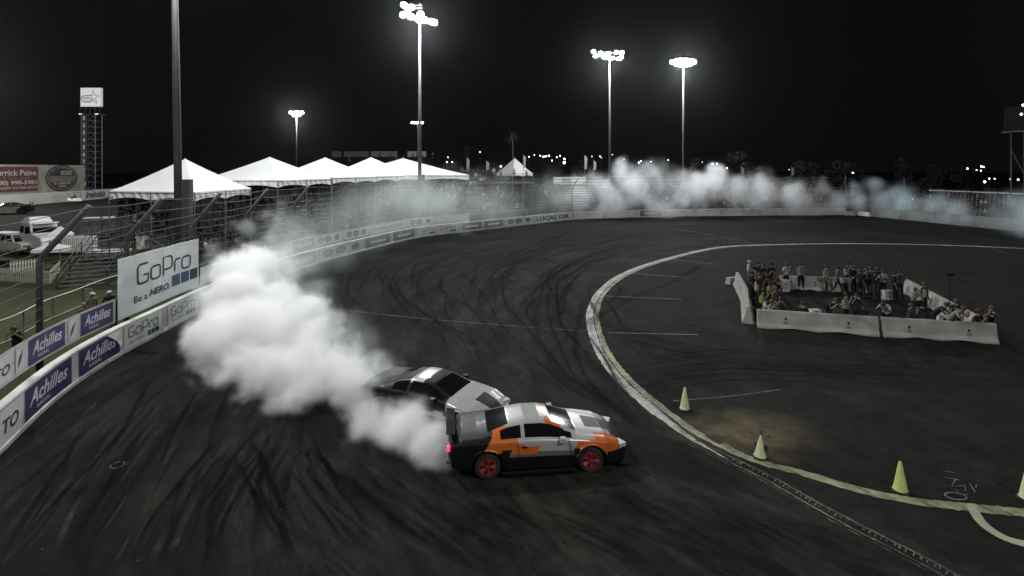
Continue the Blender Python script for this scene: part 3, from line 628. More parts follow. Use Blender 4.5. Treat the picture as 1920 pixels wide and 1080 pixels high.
for i in range(n):
    a_, b_ = u0 + Wd * i / n, u0 + Wd * (i + 1) / n - .012
    j = random.uniform(-.012, .012)
    V, Fc = on_curve(grid_rect(a_, 1.24, b_, 1.24 + H + j), 0, 0, .62); V2, F2 = on_curve(grid_rect(a_, 1.24, b_, 1.24 + H + j), 0, 0, .66)
    mb = MB().add(V, Fc).add(V2, [f[::-1] for f in F2]); k = len(V)
    for x in range(0, k - 2, 2): mb.f += [(x + 1, x + 3, k + x + 3, k + x + 1), (x, k + x, k + x + 2, x + 2)]; mb.m += [0, 0]
    mb.f += [(0, 1, k + 1, k), (k - 2, 2 * k - 2, 2 * k - 1, k - 1)]; mb.m += [0, 0]
    mb.build('panel', mat('sign_panel', (.66, .69, .69), .55, vary=.14, scale=.8), sg, world=True)
uc, zc = (u0 + u1) / 2, 1.24 + H / 2
def onsign(name, vf, m, lay=0):
    v, f = vf; MB().add([WALL.at(uc + q[0], .605 - .004 * lay, zc + q[1]) for q in v], f).build(name, m, sg, world=True)
def dense(vf, k=1): return vf
onsign('lettering', fit(camera_maker_word(), Wd * .70, H * .37, Wd * .035, H * .145), M_LETTER)
for i, m in enumerate((M_BLUE1, M_BLUE2, M_BLUE3)):
    x = Wd * (.12 + .125 * i); onsign('square', ([(x, -H * .30, 0), (x + Wd * .11, -H * .30, 0), (x + Wd * .11, -H * .09, 0), (x, -H * .09, 0)], [(0, 1, 2, 3)]), m)
onsign('small_lettering', fit(text_mesh('Be a', bold=.01), Wd * .15, H * .12, -Wd * .27, -H * .27), M_LETTER); onsign('small_lettering', fit(text_mesh('HERO.', shear=.3, bold=.035), Wd * .26, H * .125, -Wd * .04, -H * .25), M_LETTER)
# steel-coloured strip standing in for the shadow gap under the sign
V, Fc = on_curve(grid_rect(u0, 1.221, u1, 1.24), 0, 0, .60); MB().add(V, Fc).build('bottom_rail', M_STEEL, sg, world=True)

# ================================================================ catch fence
fence = empty('catch_fence', WALL.at(20, 1.1), 0, 'tall steel catch fence of bent posts and cables leaning over the track', 'fence')
FO = 1.25
PX = [-60, 73, 238, 362, 460, 545, 628, 715, 790, 866, 935, 1003, 1072, 1140, 1205, 1271, 1339, 1404, 1471, 1534, 1598]
FU = [WALL.s_px(px, FO) for px in PX[1:]]; FU = [FU[0] - 9.5] + FU
ZB, ZT, IN = 4.75, 6.45, 1.55
fp = None
for i, u in enumerate(FU):
    p = WALL.at(u, FO); a = WALL.ang(u)
    if fp is None:
        rr = .105; fp = MB().tube([(0, 0, 0), (0, 0, ZB - .35), (0, -.06, ZB - .12), (0, -.2, ZB + .08), (0, -IN, ZT)], [rr] * 5, 10).mesh('fence_post', M_POLE, True)
        sm = MB().tube([(0, 0, 0), (0, 0, ZB - .3), (0, -.1, ZB), (0, -IN, ZT)], [.06] * 4, 8).mesh('fence_post', M_POLE, True)
    o = bpy.data.objects.new('fence_post', fp if i < 9 else sm); link(o, fence); o.location = p - fence.location; o.rotation_euler = (0, 0, a)
wires = [(FO, z) for z in (2.4, 2.8, 3.2, 3.6, 4.0, 4.4, 4.8)] + [(FO - IN * k, ZB + (ZT - ZB) * k) for k in (.33, .66, .97)]
for off, z in wires:
    pts = [];
    for a_, b_ in zip(FU[:-1], FU[1:]):
        for t in (0, .25, .5, .75): pts.append(WALL.at(a_ + (b_ - a_) * t, off - .07, z - .09 * math.sin(math.pi * t)))
    pts.append(WALL.at(FU[-1], off, z))
    MB().tube(pts, [.009 + .00028 * p.y for p in pts], 4).build('cable', mat('cable_steel', (.035, .035, .035), .7, metal=.1, vary=.3), fence, world=True)
# stays: short straps every couple of metres that hold the cables

# ================================================================ light fence for spectators beyond, on the grass
sf = empty('spectator_fence', (-23.5, 27, 0), 0, 'knee-high metal rail fence with a white top pipe across the grass', 'fence')
SFP = Path([(-22.2, 14), (-22.6, 19), (-22.6, 23.4), (-23.6, 26.6), (-24.0, 28.2), (-25.0, 33.5), (-25.6, 38)], .3, 2)
pts = [SFP.at(u, 0, 1.12 - .02 * math.sin(u * 1.3)) for u in np.arange(0, SFP.L, .6)]; MB().tube(pts, .028, 6).build('top_rail', mat('white_pipe', (.42, .42, .39), .5), sf, world=True)
pts = [SFP.at(u, 0, .10) for u in np.arange(0, SFP.L, .6)]; MB().tube(pts, .014, 6).build('bottom_rail', mat('white_pipe', 1), sf, world=True)
for u in np.arange(.5, SFP.L, 2.7): MB().tube([SFP.at(u, 0, 0), SFP.at(u, 0, 1.15)], .03, 6).build('post', M_STEEL, sf, world=True)
for px, py, Y in ((165, 549, 29.6),):
    q = P(px, py, Y); MB().box(q, (.42, .03, .5)).build('notice_board', mat('faded_board', (.20, .18, .17), .8), sf, world=True)

# ================================================================ jersey barriers of the pen
M_JB = mat('barrier_concrete', (.29, .295, .27), .85, vary=.32, scale=1.6, bump=.25)
def jersey(p0, p1, label, h=.86):
    p0, p1 = Vector(p0), Vector(p1); L = (p1 - p0).length; d = (p1 - p0).normalized(); a = math.atan2(d.y, d.x); c = (p0 + p1) / 2
    t = empty('concrete_barrier', (c.x, c.y, 0), a, label, 'barrier', 'concrete barriers of the photographers\' pen')
    pr = [(-.30, 0), (-.30, .08), (-.20, .26), (-.09, h - .03), (-.07, h), (.07, h), (.09, h - .03), (.20, .26), (.30, .08), (.30, 0)]
    k = len(pr); xs = [-L / 2, -L / 2 + .03] + list(np.linspace(-L / 2 + .6, L / 2 - .6, 5)) + [L / 2 - .03, L / 2]; V = []; Fc = []
    for i, x in enumerate(xs):
        s = .96 if i in (0, len(xs) - 1) else 1
        lift = .09 if i in (3, 5) else 0
        for y, z in pr: V.append((x, y * s, (z if z > .01 else lift)))
    for i in range(len(xs) - 1):
        for j in range(k - 1): Fc.append((i * k + j, (i + 1) * k + j, (i + 1) * k + j + 1, i * k + j + 1))
    Fc += [tuple(range(k)), tuple((len(xs) - 1) * k + j for j in range(k))[::-1]]
    MB().add(V, Fc).build('concrete_block', M_JB, t)
    for x in (-L * .26, L * .26):
        for s in (-1, 1):
            MB().box((x, s * .155, .50), (.10, .02, .12)).build('lifting_hole', M_LETTER, t)
            MB().box((x - .02, s * .19, .31), (.17, .03, .16)).build('drain_patch', mat('grey_patch', (.2, .2, .19), .8), t)
    return t
A = G(1420, 612); Bm = G(1649, 628.5); B2 = G(1866, 642); D = G(1386, 536)
ins = lambda a, b, k: a + (b - a) * k
jersey(ins(A, Bm, .0), ins(A, Bm, .985), 'front concrete barrier of the pen, left one, under the white sign box')
jersey(ins(Bm, B2, .015), B2, 'front concrete barrier of the pen, right one, ending at the pen\'s right corner')
M2 = (A + D) / 2 + Vector((0, 0, 0)); jersey(A + Vector((-.25, .45, 0)), M2 + Vector((-.05, -.02, 0)), 'left side concrete barrier of the pen, nearer half with a dark hole')
jersey(M2 + Vector((0, .06, 0)), D + Vector((.0, .3, 0)), 'left side concrete barrier of the pen, farther half')
jersey(G(1462, 541), G(1548, 544.5), 'back concrete barrier of the pen behind the sign box'); jersey(G(1553, 545), G(1640, 549), 'back concrete barrier of the pen hidden behind the row of people')
q0, q1 = G(1700, 549), G(1824, 620); jersey(q0, ins(q0, q1, .38), 'right side concrete barrier of the pen, farthest one'); jersey(ins(q0, q1, .40), ins(q0, q1, .78), 'right side concrete barrier of the pen, middle one'); jersey(ins(q0, q1, .80), ins(q0, q1, 1.12), 'right side concrete barrier of the pen, nearest one')
q = G(1374, 532); tag(MB().box((q.x, q.y, .22), (.9, .5, .44), .3, taper=.8).build('concrete_stub', M_JB), 'small low concrete stub lying behind the far end of the pen', 'concrete block')

# ================================================================ cones
def cone(px, py, h, label, col, lean=0, broken=False):
    p = G(px, py); t = empty('traffic_cone', p, random.uniform(0, 3), label, 'traffic cone', 'pale yellow cones along the inside line'); t.rotation_euler[1] = lean
    m = mat('cone_' + ('green' if col[0] < .45 else 'pale'), col, .55, vary=.2, scale=6)
    prof = [(.165, .045), (.150, .07), (.035, h - .02), (.024, h), (.0, h)] if not broken else [(.165, .045), (.150, .07), (.07, h * .68), (.028, h - .06), (.0, h)]
    c_ = MB().lathe(prof, n=20).build('cone_body', m, t, smooth=True)
    smooth_auto(c_)
    MB().lathe([(.21, 0), (.21, .035), (.18, .05), (.0, .05)], n=8).build('rubber_base', M_BLACK, t)
    if broken: MB().box((.03, 0, h * .45), (.10, .30, .16), .4).build('black_tape', M_BLACK, t); MB().tube([(0, 0, h - .05), (.06, .02, h + .10)], .02, 5).build('loose_tip', M_BLACK, t)
    return t
cone(1284, 768, .72, 'pale yellow cone farthest back on the inside of the yellow line', (.50, .50, .28))
cone(1425, 858, .62, 'battered pale cone with black tape, standing where the lines split', (.50, .50, .30), .05, True)
cone(1688, 921, .72, 'tall yellow-green cone nearest the right of the picture', (.42, .47, .13))
cone(1926, 936, .74, 'cone cut off by the right edge of the picture', (.55, .45, .32))

# ================================================================ tents
M_TENT = mat('white_tent_cloth', (.70, .70, .70), .55, vary=.06, scale=.6)
M_VAL = mat('tent_valance_cloth', (.62, .62, .63), .6, vary=.12, scale=2.0)
TENTS = []
def tent(Lc, Fc_, Rc, ze, zp, label, zf=0.0):
    Lc, Fc_, Rc = [Vector((*q, 0)) for q in (Lc, Fc_, Rc)]; B_ = Lc + Rc - Fc_; c = (Lc + Rc) / 2; cs = [Fc_, Rc, B_, Lc]
    t = empty('tent', (c.x, c.y, 0), 0, label, 'tent', 'white frame tents over the bleachers'); TENTS.append((Lc, Fc_, Rc, B_, ze))
    mb = MB(); V = []; Fs = []; n = 8; m = 6
    for e in range(4):
        a, b = cs[e], cs[(e + 1) % 4]; base = len(V)
        for j in range(m + 1):
            k = j / m
            for i in range(n + 1):
                p = a.lerp(b, i / n); q = p.lerp(c, k); z = ze + (zp - ze) * (k ** 1.12) - .10 * math.sin(math.pi * i / n) * (1 - k) * math.sin(math.pi * min(1, k + .25))
                V.append(Vector((q.x, q.y, z)))
        for j in range(m):
            for i in range(n): q0 = base + j * (n + 1) + i; Fs.append((q0, q0 + 1, q0 + n + 2, q0 + n + 1))
    smooth_auto(mb.add(V, Fs).build('roof', M_TENT, t, world=True), 40)
    for e in range(4):
        a, b = cs[e], cs[(e + 1) % 4]; N = 24; V = []
        nrm = ((a + b) / 2 - c).normalized()
        for i in range(N + 1):
            p = a.lerp(b, i / N); s = abs(math.sin(math.pi * i / N * 2)); dr = .66 - .20 * s; wv = .05 * math.sin(i * 2.6)
            V += [p + Vector((0, 0, ze)), p + nrm * (.02 + wv) + Vector((0, 0, ze - dr))]
        o = MB().add(V, [(2 * i, 2 * i + 1, 2 * i + 3, 2 * i + 2) for i in range(N)]).build('valance', M_VAL, t, world=True)
        for k in (0, .5):
            p = a.lerp(b, k); MB().tube([p + Vector((0, 0, zf)), p + Vector((0, 0, ze - .05))], .05, 6).build('tent_leg', M_STEEL, t, world=True)
        MB().tube([a + Vector((0, 0, ze - .12)), b + Vector((0, 0, ze - .12))], .035, 5).build('eave_bar', M_STEEL, t, world=True)
    MB().tube([(c.x, c.y, zp - .3), (c.x, c.y, zp + .04)], .05, 6).build('peak_cap', M_TENT, t, world=True)
    return t
tent((-30.2, 40), (-22.6, 38), (-22.4, 45.8), 6.2, 8.66, 'nearest white tent, behind the thick pole and the tall sign')
tent((-28, 47.9), (-20.2, 46), (-18.3, 54), 6.9, 9.0, 'second white tent from the left, its peak left of centre')
tent((-26, 57.2), (-18.4, 54.6), (-15.8, 62), 7.0, 9.15, 'third white tent from the left, between two peaks')
tent((-23.2, 65.6), (-16, 62.4), (-12.5, 69.5), 7.05, 9.35, 'fourth white tent from the left, before the distant bleacher')
tent((-24, 75), (-17, 66), (-5.6, 69.6), 7.1, 9.35, 'farthest white tent of the row, crossed by a light pole')
q = P(965, 322, 118); s = 4.0
tent((q.x - s, q.y + 1), (q.x - .5, q.y - s), (q.x + s, q.y), 7.0, 10.4, 'small dim tent standing alone behind the far crowd')
# ================================================================ cars
def tint(name, col, **k): return mat(name, col, **k)
M_RIM_R = mat('red_rim_paint', (.40, .02, .03), .35, metal=.2, vary=.05); M_GLASS = mat('dark_car_glass', (.006, .006, .008), .08, vary=0, spec=.6)
M_PAINT_W = mat('white_car_paint', (.33, .33, .32), .30, vary=.10, coat=.5); M_PAINT_O = mat('orange_car_paint', (.50, .12, .018), .28, vary=.06, coat=.8)
M_PAINT_K = mat('black_car_paint', (.008, .008, .009), .45, vary=.05, spec=.12, coat=.04); M_PAINT_G = mat('grey_car_paint', (.10, .105, .105), .3, vary=.1, coat=.5)
M_TRIM = mat('black_car_trim', (.008, .008, .008), .8, vary=.1, spec=.1); M_TAIL = mat('pink_tail_light', (.6, .02, .08), .3, vary=0, emit=(1, .05, .22), estr=1.6)
M_HEAD = mat('headlight_lens', (.5, .5, .5), .12, vary=0, spec=.8); M_CHROME = mat('bright_metal', (.6, .6, .6), .2, metal=1, vary=0)
ST = np.array([  # x, z sill, z shoulder, z top, half width sill, shoulder, top
    (-2.28, .42, .74, .80, .62, .70, .52), (-2.20, .28, .84, .93, .80, .82, .62), (-1.95, .20, .94, 1.02, .88, .90, .70), (-1.55, .17, .96, 1.04, .92, .93, .72), (-1.32, .16, .97, 1.07, .93, .93, .70),
    (-.72, .16, .97, 1.25, .93, .92, .58), (-.30, .16, .97, 1.31, .93, .92, .56), (.10, .16, .96, 1.31, .93, .92, .56), (.35, .16, .95, 1.265, .93, .92, .57), (1.05, .16, .91, .99, .93, .92, .70),
    (1.35, .16, .87, .94, .93, .93, .68), (1.80, .16, .80, .86, .92, .91, .62), (2.10, .16, .68, .73, .86, .84, .56), (2.30, .18, .56, .60, .74, .72, .50), (2.38, .24, .46, .48, .60, .60, .44)])
def car(name, zones, label, cat='race car', rim=None, wing=True, tail=None, scale=1.0, detail=True):
    """zones(x, y, z, part) -> material index; loft of stations with wheel openings cut out"""
    mats = [M_PAINT_W, M_PAINT_O, M_PAINT_K, M_PAINT_G, M_TRIM, M_GLASS]
    xs = np.unique(np.r_[np.linspace(-2.28, 2.38, 150), ST[:, 0]]); S = [np.array([np.interp(x, ST[:, 0], ST[:, k]) for k in range(1, 7)]) for x in xs]
    V = []; K = None
    for x, (zb, zs, zt, wb, ws, wt) in zip(xs, S):
        h = [(0, zb), (wb * .5, zb), (wb * .93, zb), (wb, zb + .06)] + [(wb + (ws - wb) * q + .018 * math.sin(math.pi * q) - (.02 if .42 < q < .5 else 0), zb + .06 + (zs - .10 - zb - .06) * q) for q in (.1, .2, .3, .4, .5, .6, .7, .8, .9)] + [(ws * 1.005, zs - .10), (ws, zs - .04), (ws * .97, zs)]
        for t in (.12, .25, .37, .5, .62, .75, .88): h.append((ws * .97 + (wt - ws * .97) * t, zs + (zt - .02 - zs) * t + .015 * math.sin(math.pi * t)))
        h += [(wt, zt - .02), (wt * .88, zt), (wt * .5, zt + .015), (0, zt + .022)]
        loop = h + [(-y, z) for y, z in h[-2:0:-1]]; K = len(loop); V += [(x, -y, z) for y, z in loop]
    Fs = []; n = len(xs)
    for i in range(n - 1):
        for j in range(K): Fs.append((i * K + j, (i + 1) * K + j, (i + 1) * K + (j + 1) % K, i * K + (j + 1) % K))
    Fs += [tuple(range(K)), tuple((n - 1) * K + j for j in range(K))[::-1]]
    me = bpy.data.meshes.new('car_body'); me.from_pydata(V, [], Fs)
    bm = bmesh.new(); bm.from_mesh(me); bmesh.ops.recalc_face_normals(bm, faces=bm.faces); bm.to_mesh(me); bm.free()
    for m in mats: me.materials.append(m)
    o = bpy.data.objects.new('car_body', me); COL.objects.link(o)
    cm = MB()
    WX = (-1.30, 1.38); WR = .33
    for x in WX:
        for s in (-1, 1): cm.lathe([(.40, -.25), (.40, .25)], n=28, M=Matrix.Translation((x, s * .88, .35)) @ Matrix.Rotation(R(90), 4, 'X'))
    cut = cm.build('cutter', M_TRIM); bmc = bmesh.new(); bmc.from_mesh(cut.data); bmesh.ops.recalc_face_normals(bmc, faces=bmc.faces); bmc.to_mesh(cut.data); bmc.free()
    md = o.modifiers.new('b', 'BOOLEAN'); md.operation = 'DIFFERENCE'; md.object = cut; md.solver = 'EXACT'
    dg = bpy.context.evaluated_depsgraph_get(); res = bpy.data.meshes.new_from_object(o.evaluated_get(dg))
    bpy.data.objects.remove(o); bpy.data.objects.remove(cut)
    # sort faces into body and windows
    VV = [tuple(v.co) for v in res.vertices]; body = MB(); wins = {}
    def glass(c, n_):
        x, y, z = c; zs = np.interp(x, ST[:, 0], ST[:, 2]); zt = np.interp(x, ST[:, 0], ST[:, 3])
        if n_.z > .15 and .40 < x < 1.02 and abs(y) < np.interp(x, ST[:, 0], ST[:, 6]) * .93 and z > zs: return 'windshield'
        if n_.z > .15 and -1.28 < x < -.76 and abs(y) < np.interp(x, ST[:, 0], ST[:, 6]) * .9 and z > zs: return 'rear_window'
        if -.98 < x < .88 and zs + .03 < z < zt - .045 and abs(n_.y) > .35 and not (-.42 < x < -.34): return 'side_window'
    body.v = VV
    for p in res.polygons:
        c = p.center; g_ = glass(c, p.normal) if p.material_index != 4 or True else None
        if p.material_index == 0 and (abs(c.y) > .6 or True):
            r_in = any(math.hypot(c.x - x, c.z - .35) < .402 for x in WX) and abs(c.y) < .97 and abs(c.y) > .6
            if r_in: body.f.append(tuple(p.vertices)); body.m.append(4); continue
        if g_:
            key = g_ + ('L' if c.y > 0 and g_ == 'side_window' else ''); wins.setdefault(key, []).append(tuple(p.vertices))
        else: body.f.append(tuple(p.vertices)); body.m.append(zones(c.x, c.y, c.z, p.normal))
    t = empty(name, (0, 0, 0), 0, label, cat)
    smooth_auto(body.build('car_body', mats, t), 40)
    for k, fs in wins.items():
        used = sorted({i for f in fs for i in f}); mp = {i: j for j, i in enumerate(used)}
        smooth_auto(MB().add([VV[i] for i in used], [tuple(mp[i] for i in f) for f in fs]).build(k.rstrip('L'), M_GLASS, t), 40)
    rim = rim or M_RIM_R
    for x in WX:
        for s in (-1, 1):
            wv = bpy.data.objects.new('wheel', None); link(wv, t); wv.location = (x, s * .82, WR); wv.rotation_euler = (R(90), 0, (R(-12) if x > 0 else 0))
            MB().lathe([(.20, -.12), (.31, -.125), (.335, -.10), (.335, .10), (.31, .125), (.20, .12)], n=28).build('tyre', M_BLACK, wv, smooth=False)
            rb = MB().lathe([(.225, -.121), (.225, .128), (.205, .128), (.19, .06), (.03, .05), (.0, .05)], n=24)
            rb.lathe([(.218, .085), (.05, .075), (.0, .075)], n=24).build('rim', rim, wv)
            sp = MB()
            for k in range(5):
                for sg_ in (-1, 1):
                    for side in (-1, 1):
                        a = 2 * math.pi * k / 5 + .16 * side; sp.tube([(.03 * math.cos(a), .03 * math.sin(a), sg_ * .10), (.20 * math.cos(a), .20 * math.sin(a), sg_ * .125)], .018, 4)
            sp.lathe([(.05, -.13), (.05, .13)], n=10).build('spokes', rim, wv)
    for x in WX:       # flared arches
        for s in (-1, 1):
            ar = MB(); pts = [(x + .415 * math.cos(a), s * .935, .35 + .415 * math.sin(a)) for a in np.linspace(-.25, math.pi + .25, 14)]; ar.tube(pts, .035, 6)
            ar.m = [zones(*np.mean([ar.v[i] for i in f], axis=0), Vector((0, 1, 0))) for f in ar.f]; ar.build('wheel_arch', mats, t, smooth=True)
    MB().box((2.30, 0, .13), (.34, 1.72, .03)).build('splitter', M_TRIM, t)
    for s in (-1, 1): MB().box((0, s * .95, .14), (1.9, .10, .05)).build('side_skirt', M_TRIM, t)
    MB().box((2.372, 0, .36), (.05, 1.0, .17)).build('grille', M_TRIM, t)
    for s in (-1, 1):
        h = MB().box((2.20, s * .60, .60), (.20, .34, .10), -s * .5).build('headlight', M_HEAD, t)
        MB().box((-2.235, s * .58, .76), (.08, .36, .12), s * .25).build('tail_light', tail or M_TAIL, t)
        MB().box((.62, s * 1.0, .98), (.16, .17, .10), 0, taper=.85).tube([(.66, s * .88, .90), (.63, s * .95, .95)], .02, 5).build('mirror', mats[zones(.6, s, .98, Vector((0, 1, 0)))], t)
    for s in (-1, 1):      # shut lines, handle, window frame, side vent
        for px_ in (-.52, .82):
            MB().tube([(px_, s * .952, .30), (px_ + .02, s * .954, .62), (px_ - .03, s * .926, .95)], .006, 4).build('shut_line', M_TRIM, t)
        MB().box((-.36, s * .945, .80), (.15, .03, .03)).build('door_handle', M_TRIM, t); MB().box((1.0, s * .955, .62), (.12, .03, .14)).build('side_vent', M_TRIM, t)
    
    MB().box((-2.24, 0, .48), (.08, .5, .13)).build('number_plate', M_TRIM, t); MB().tube([(-2.0, -.45, .24), (-2.34, -.45, .26)], .05, 10).build('exhaust', M_CHROME, t)
    if wing:
        wg = MB().add([(-2.34, -.74, 1.15), (-2.13, -.74, 1.12), (-2.11, -.74, 1.14), (-2.34, -.74, 1.18), (-2.34, .74, 1.15), (-2.13, .74, 1.12), (-2.11, .74, 1.14), (-2.34, .74, 1.18)], [(0, 1, 2, 3), (7, 6, 5, 4), (0, 4, 5, 1), (1, 5, 6, 2), (2, 6, 7, 3), (3, 7, 4, 0)])
        for s in (-1, 1): wg.box((-2.12, s * .42, 1.04), (.10, .025, .20))
        wg.build('rear_wing', M_TRIM if wing is True else wing, t)
    return t
def zA(x, y, z, n):     # orange and white over black
    side = abs(n.z) < .75
    zs = np.interp(x, ST[:, 0], ST[:, 2])
    sl = x - .55 * (z - .8)
    if sl < -1.32: return 2
    if side and z < .44 + .05 * x: return 2
    if sl < -.62 and z < 1.24 and (side or z < 1.2) and z > .66 + .10 * (x + 1.4): return 1
    if sl < -.62 and z < .9: return 2
    if side and -.62 <= sl < .05 and .60 < z < .80 - .10 * sl: return 1
    if side and z < .66 and x < 1.0: return 3 if z > .54 else 2
    if side and sl > 1.02 and z > .46 + .14 * max(0, 1.8 - x): return 1 if z < .93 - .07 * x + .02 else 0
    if x > 2.02 and z > .32: return 1 if abs(y) > .45 else 2
    if z > 1.12 and .22 < x < .62: return 1 if abs(y) > .28 else 0
    if z > 1.2: return 3 if abs(y) < .12 else 0
    if x > .95 and abs(y) < .13 + .10 * (x - .95): return 2
    if x > .95 and y < -.42 - .1 * (x - 1): return 1 if x > 1.5 else 0
    return 0
def zB(x, y, z, n):     # black with white roof and bonnet
    side = abs(n.z) < .75
    if z > 1.2 and -.75 < x < .42: return 0 if -.45 < x < .05 else 2
    if x > 1.0 and z > .55 and abs(y) > .16: return 0
    if side and x > .2 and .45 < z < .62: return 0
    return 2
c1 = car('drift_car', zA, 'orange, white and black drift car with red wheels, nearest the camera')
r0, r1 = G(912, 897), G(1110, 884)
def put_car(c, rear, front, zoff=0):
    # rear and front: ground points of the near-side wheels
    d = (front - rear); a = math.atan2(d.y, d.x); c.rotation_euler = (0, 0, a); c.location = (0, 0, 0)
    mid = (rear + front) / 2; n = Vector((-math.sin(a), math.cos(a), 0)); c.location = mid + n * .88 - Vector((math.cos(a), math.sin(a), 0)) * .04; return c
put_car(c1, r0, r1); c1.scale = (1, 1, .95)
c2 = car('drift_car', zB, 'black drift car with white bonnet and roof, sliding just behind the orange one', rim=mat('dark_rim_paint', (.03, .03, .03), .4, metal=.5), wing=False, tail=M_PAINT_K)
c2.location = (-2.50, 16.95, 0); c2.rotation_euler = (0, 0, R(-24))
# race car parked in the far lane at the left edge
def zC(x, y, z, n):
    side = abs(n.z) < .75
    if side and z < .85 and -1.3 < x < 1.5: return 0
    if z > 1.15: return 2
    if x > 2.0: return 0
    return 2
c3 = car('race_car', zC, 'dark and silver race car with a rear wing, cut by the left picture edge', rim=mat('dark_rim_paint', 1), wing=M_TRIM, tail=M_TRIM)
q = G(17, 402); c3.location = q; c3.rotation_euler = (0, 0, R(-152)); c3.scale = (1.4, 1.4, 1.6)
for ch in c3.children:
    if ch.name.startswith('rear_wing'): ch.location.z = .12; ch['label'] = 'broad black rear wing'

# ---- white pickup, tractor unit, golf cart and smaller vehicles behind the fence
M_VW = mat('vehicle_white', (.60, .60, .57), .35, vary=.1, coat=.4)
def wheels(t, xs, y, r, w_=.24, rim=M_STEEL):
    for x in xs:
        for s in (-1, 1):
            wv = bpy.data.objects.new('wheel', None); link(wv, t); wv.location = (x, s * y, r); wv.rotation_euler = (R(90), 0, 0)
            MB().lathe([(r * .6, -w_ / 2), (r, -w_ / 2 + .03), (r, w_ / 2 - .03), (r * .6, w_ / 2)], n=20).build('tyre', M_BLACK, wv); MB().lathe([(r * .58, -w_ / 2 - .01), (r * .58, w_ / 2 + .01)], n=14).build('rim', rim, wv)
def extrude_side(prof, w0, w1, name, m, t, bev=.04):
    """side outline (x,z) extruded across; w0 half width low, w1 half width at the top"""
    zm = max(p[1] for p in prof); zn = min(p[1] for p in prof); k = len(prof); V = []
    for s in (-1, 1):
        for x, z in prof: w_ = w0 + (w1 - w0) * (z - zn) / (zm - zn); V.append((x, s * w_, z))
    o = MB().add(V, [tuple(range(k))[::-1], tuple(k + i for i in range(k))] + [(i, (i + 1) % k, k + (i + 1) % k, k + i) for i in range(k)]).build(name, m, t)
    bm = bmesh.new(); bm.from_mesh(o.data); bmesh.ops.recalc_face_normals(bm, faces=bm.faces); bmesh.ops.bevel(bm, geom=bm.edges[:], offset=bev, segments=2, affect='EDGES'); bm.to_mesh(o.data); bm.free(); return smooth_auto(o, 40)
def side_panes(t, quads, y0, y1, z0, z1, m=None, name='side_window'):
    for qd in quads:
        for s in (-1, 1):
            V = [(x, s * (y0 + (y1 - y0) * (z - z0) / (z1 - z0) + .012), z) for x, z in qd]; k = len(V)
            MB().add(V, [tuple(range(k)) if s < 0 else tuple(range(k))[::-1]]).build(name, m or M_GLASS, t)
def pickup(loc, rz, label, name='pickup_truck', sc=1):
    t = empty(name, loc, rz, label, 'pickup truck'); t.scale = (sc,) * 3
    extrude_side([(-2.7, .5), (-2.7, 1.15), (-.9, 1.18), (1.25, 1.18), (2.55, 1.05), (2.72, .9), (2.75, .5), (2.2, .38), (-2.5, .38)], .96, .95, 'truck_body', M_VW, t)
    extrude_side([(-1.1, 1.15), (-.85, 1.78), (-.6, 1.84), (.45, 1.84), (.7, 1.78), (1.35, 1.15)], .90, .70, 'cab', M_VW, t)
    side_panes(t, [[(-.85, 1.22), (-.2, 1.22), (-.2, 1.72), (-.68, 1.72)], [(-.08, 1.22), (1.05, 1.22), (.55, 1.72), (-.08, 1.72)]], .89, .72, 1.18, 1.8)
    MB().add([(.74, -.66, 1.74), (.74, .66, 1.74), (1.36, .80, 1.2), (1.36, -.80, 1.2)], [(3, 2, 1, 0)]).build('windshield', M_GLASS, t)
    MB().box((2.76, 0, .78), (.04, 1.2, .28)).build('grille', M_TRIM, t)
    for s in (-1, 1): MB().box((2.74, s * .76, .84), (.06, .26, .18)).build('headlight', M_CHROME, t)
    MB().box((2.82, 0, .52), (.14, 1.86, .18)).build('bumper', M_CHROME, t)
    wheels(t, (-1.75, 1.75), .84, .40); return t
pickup(G(26, 474) + Vector((.3, 0, 0)), R(-22), 'white pickup truck parked on the grass at the left edge')
def tractor(loc, rz, label):
    t = empty('tow_truck', loc, rz, label, 'truck')
    extrude_side([(-3.6, .7), (-3.6, 1.1), (-1.2, 1.15), (-1.2, 2.75), (-.3, 2.9), (.6, 2.85), (1.05, 1.9), (2.5, 1.62), (2.75, 1.3), (2.75, .6)], 1.12, 1.02, 'truck_cab', M_VW, t, .06)
    extrude_side([(-1.2, 2.8), (-1.0, 3.35), (-.1, 3.38), (.25, 2.86)], .95, .75, 'roof_fairing', M_TENT, t)
    side_panes(t, [[(-.95, 2.0), (-.35, 2.0), (-.35, 2.6), (-.95, 2.6)], [(-.15, 1.9), (.85, 1.9), (.6, 2.55), (-.15, 2.55)]], 1.09, 1.05, 1.0, 2.8)
    MB().add([(.64, -.88, 2.72), (.64, .88, 2.72), (1.06, .98, 1.96), (1.06, -.98, 1.96)], [(3, 2, 1, 0)]).build('windshield', M_GLASS, t)
    MB().box((.98, 0, 2.84), (.45, 1.9, .06)).build('sun_visor', M_TENT, t)
    MB().box((2.78, 0, 1.0), (.05, 1.1, .6)).build('grille', M_CHROME, t); MB().box((2.84, 0, .55), (.2, 2.2, .3)).build('bumper', M_CHROME, t)
    for s in (-1, 1): MB().tube([(-1.35, s * .9, .9), (-1.35, s * .9, 3.1)], .08, 8).build('exhaust_stack', M_CHROME, t)
    wheels(t, (-3.0, -2.0, 1.9), .95, .5, .3); return t
tractor(P(75, 480, 50) * 1 - Vector((0, 0, P(75, 480, 50).z)), R(-25), 'white truck cab with a roof fairing, parked behind the pickup')
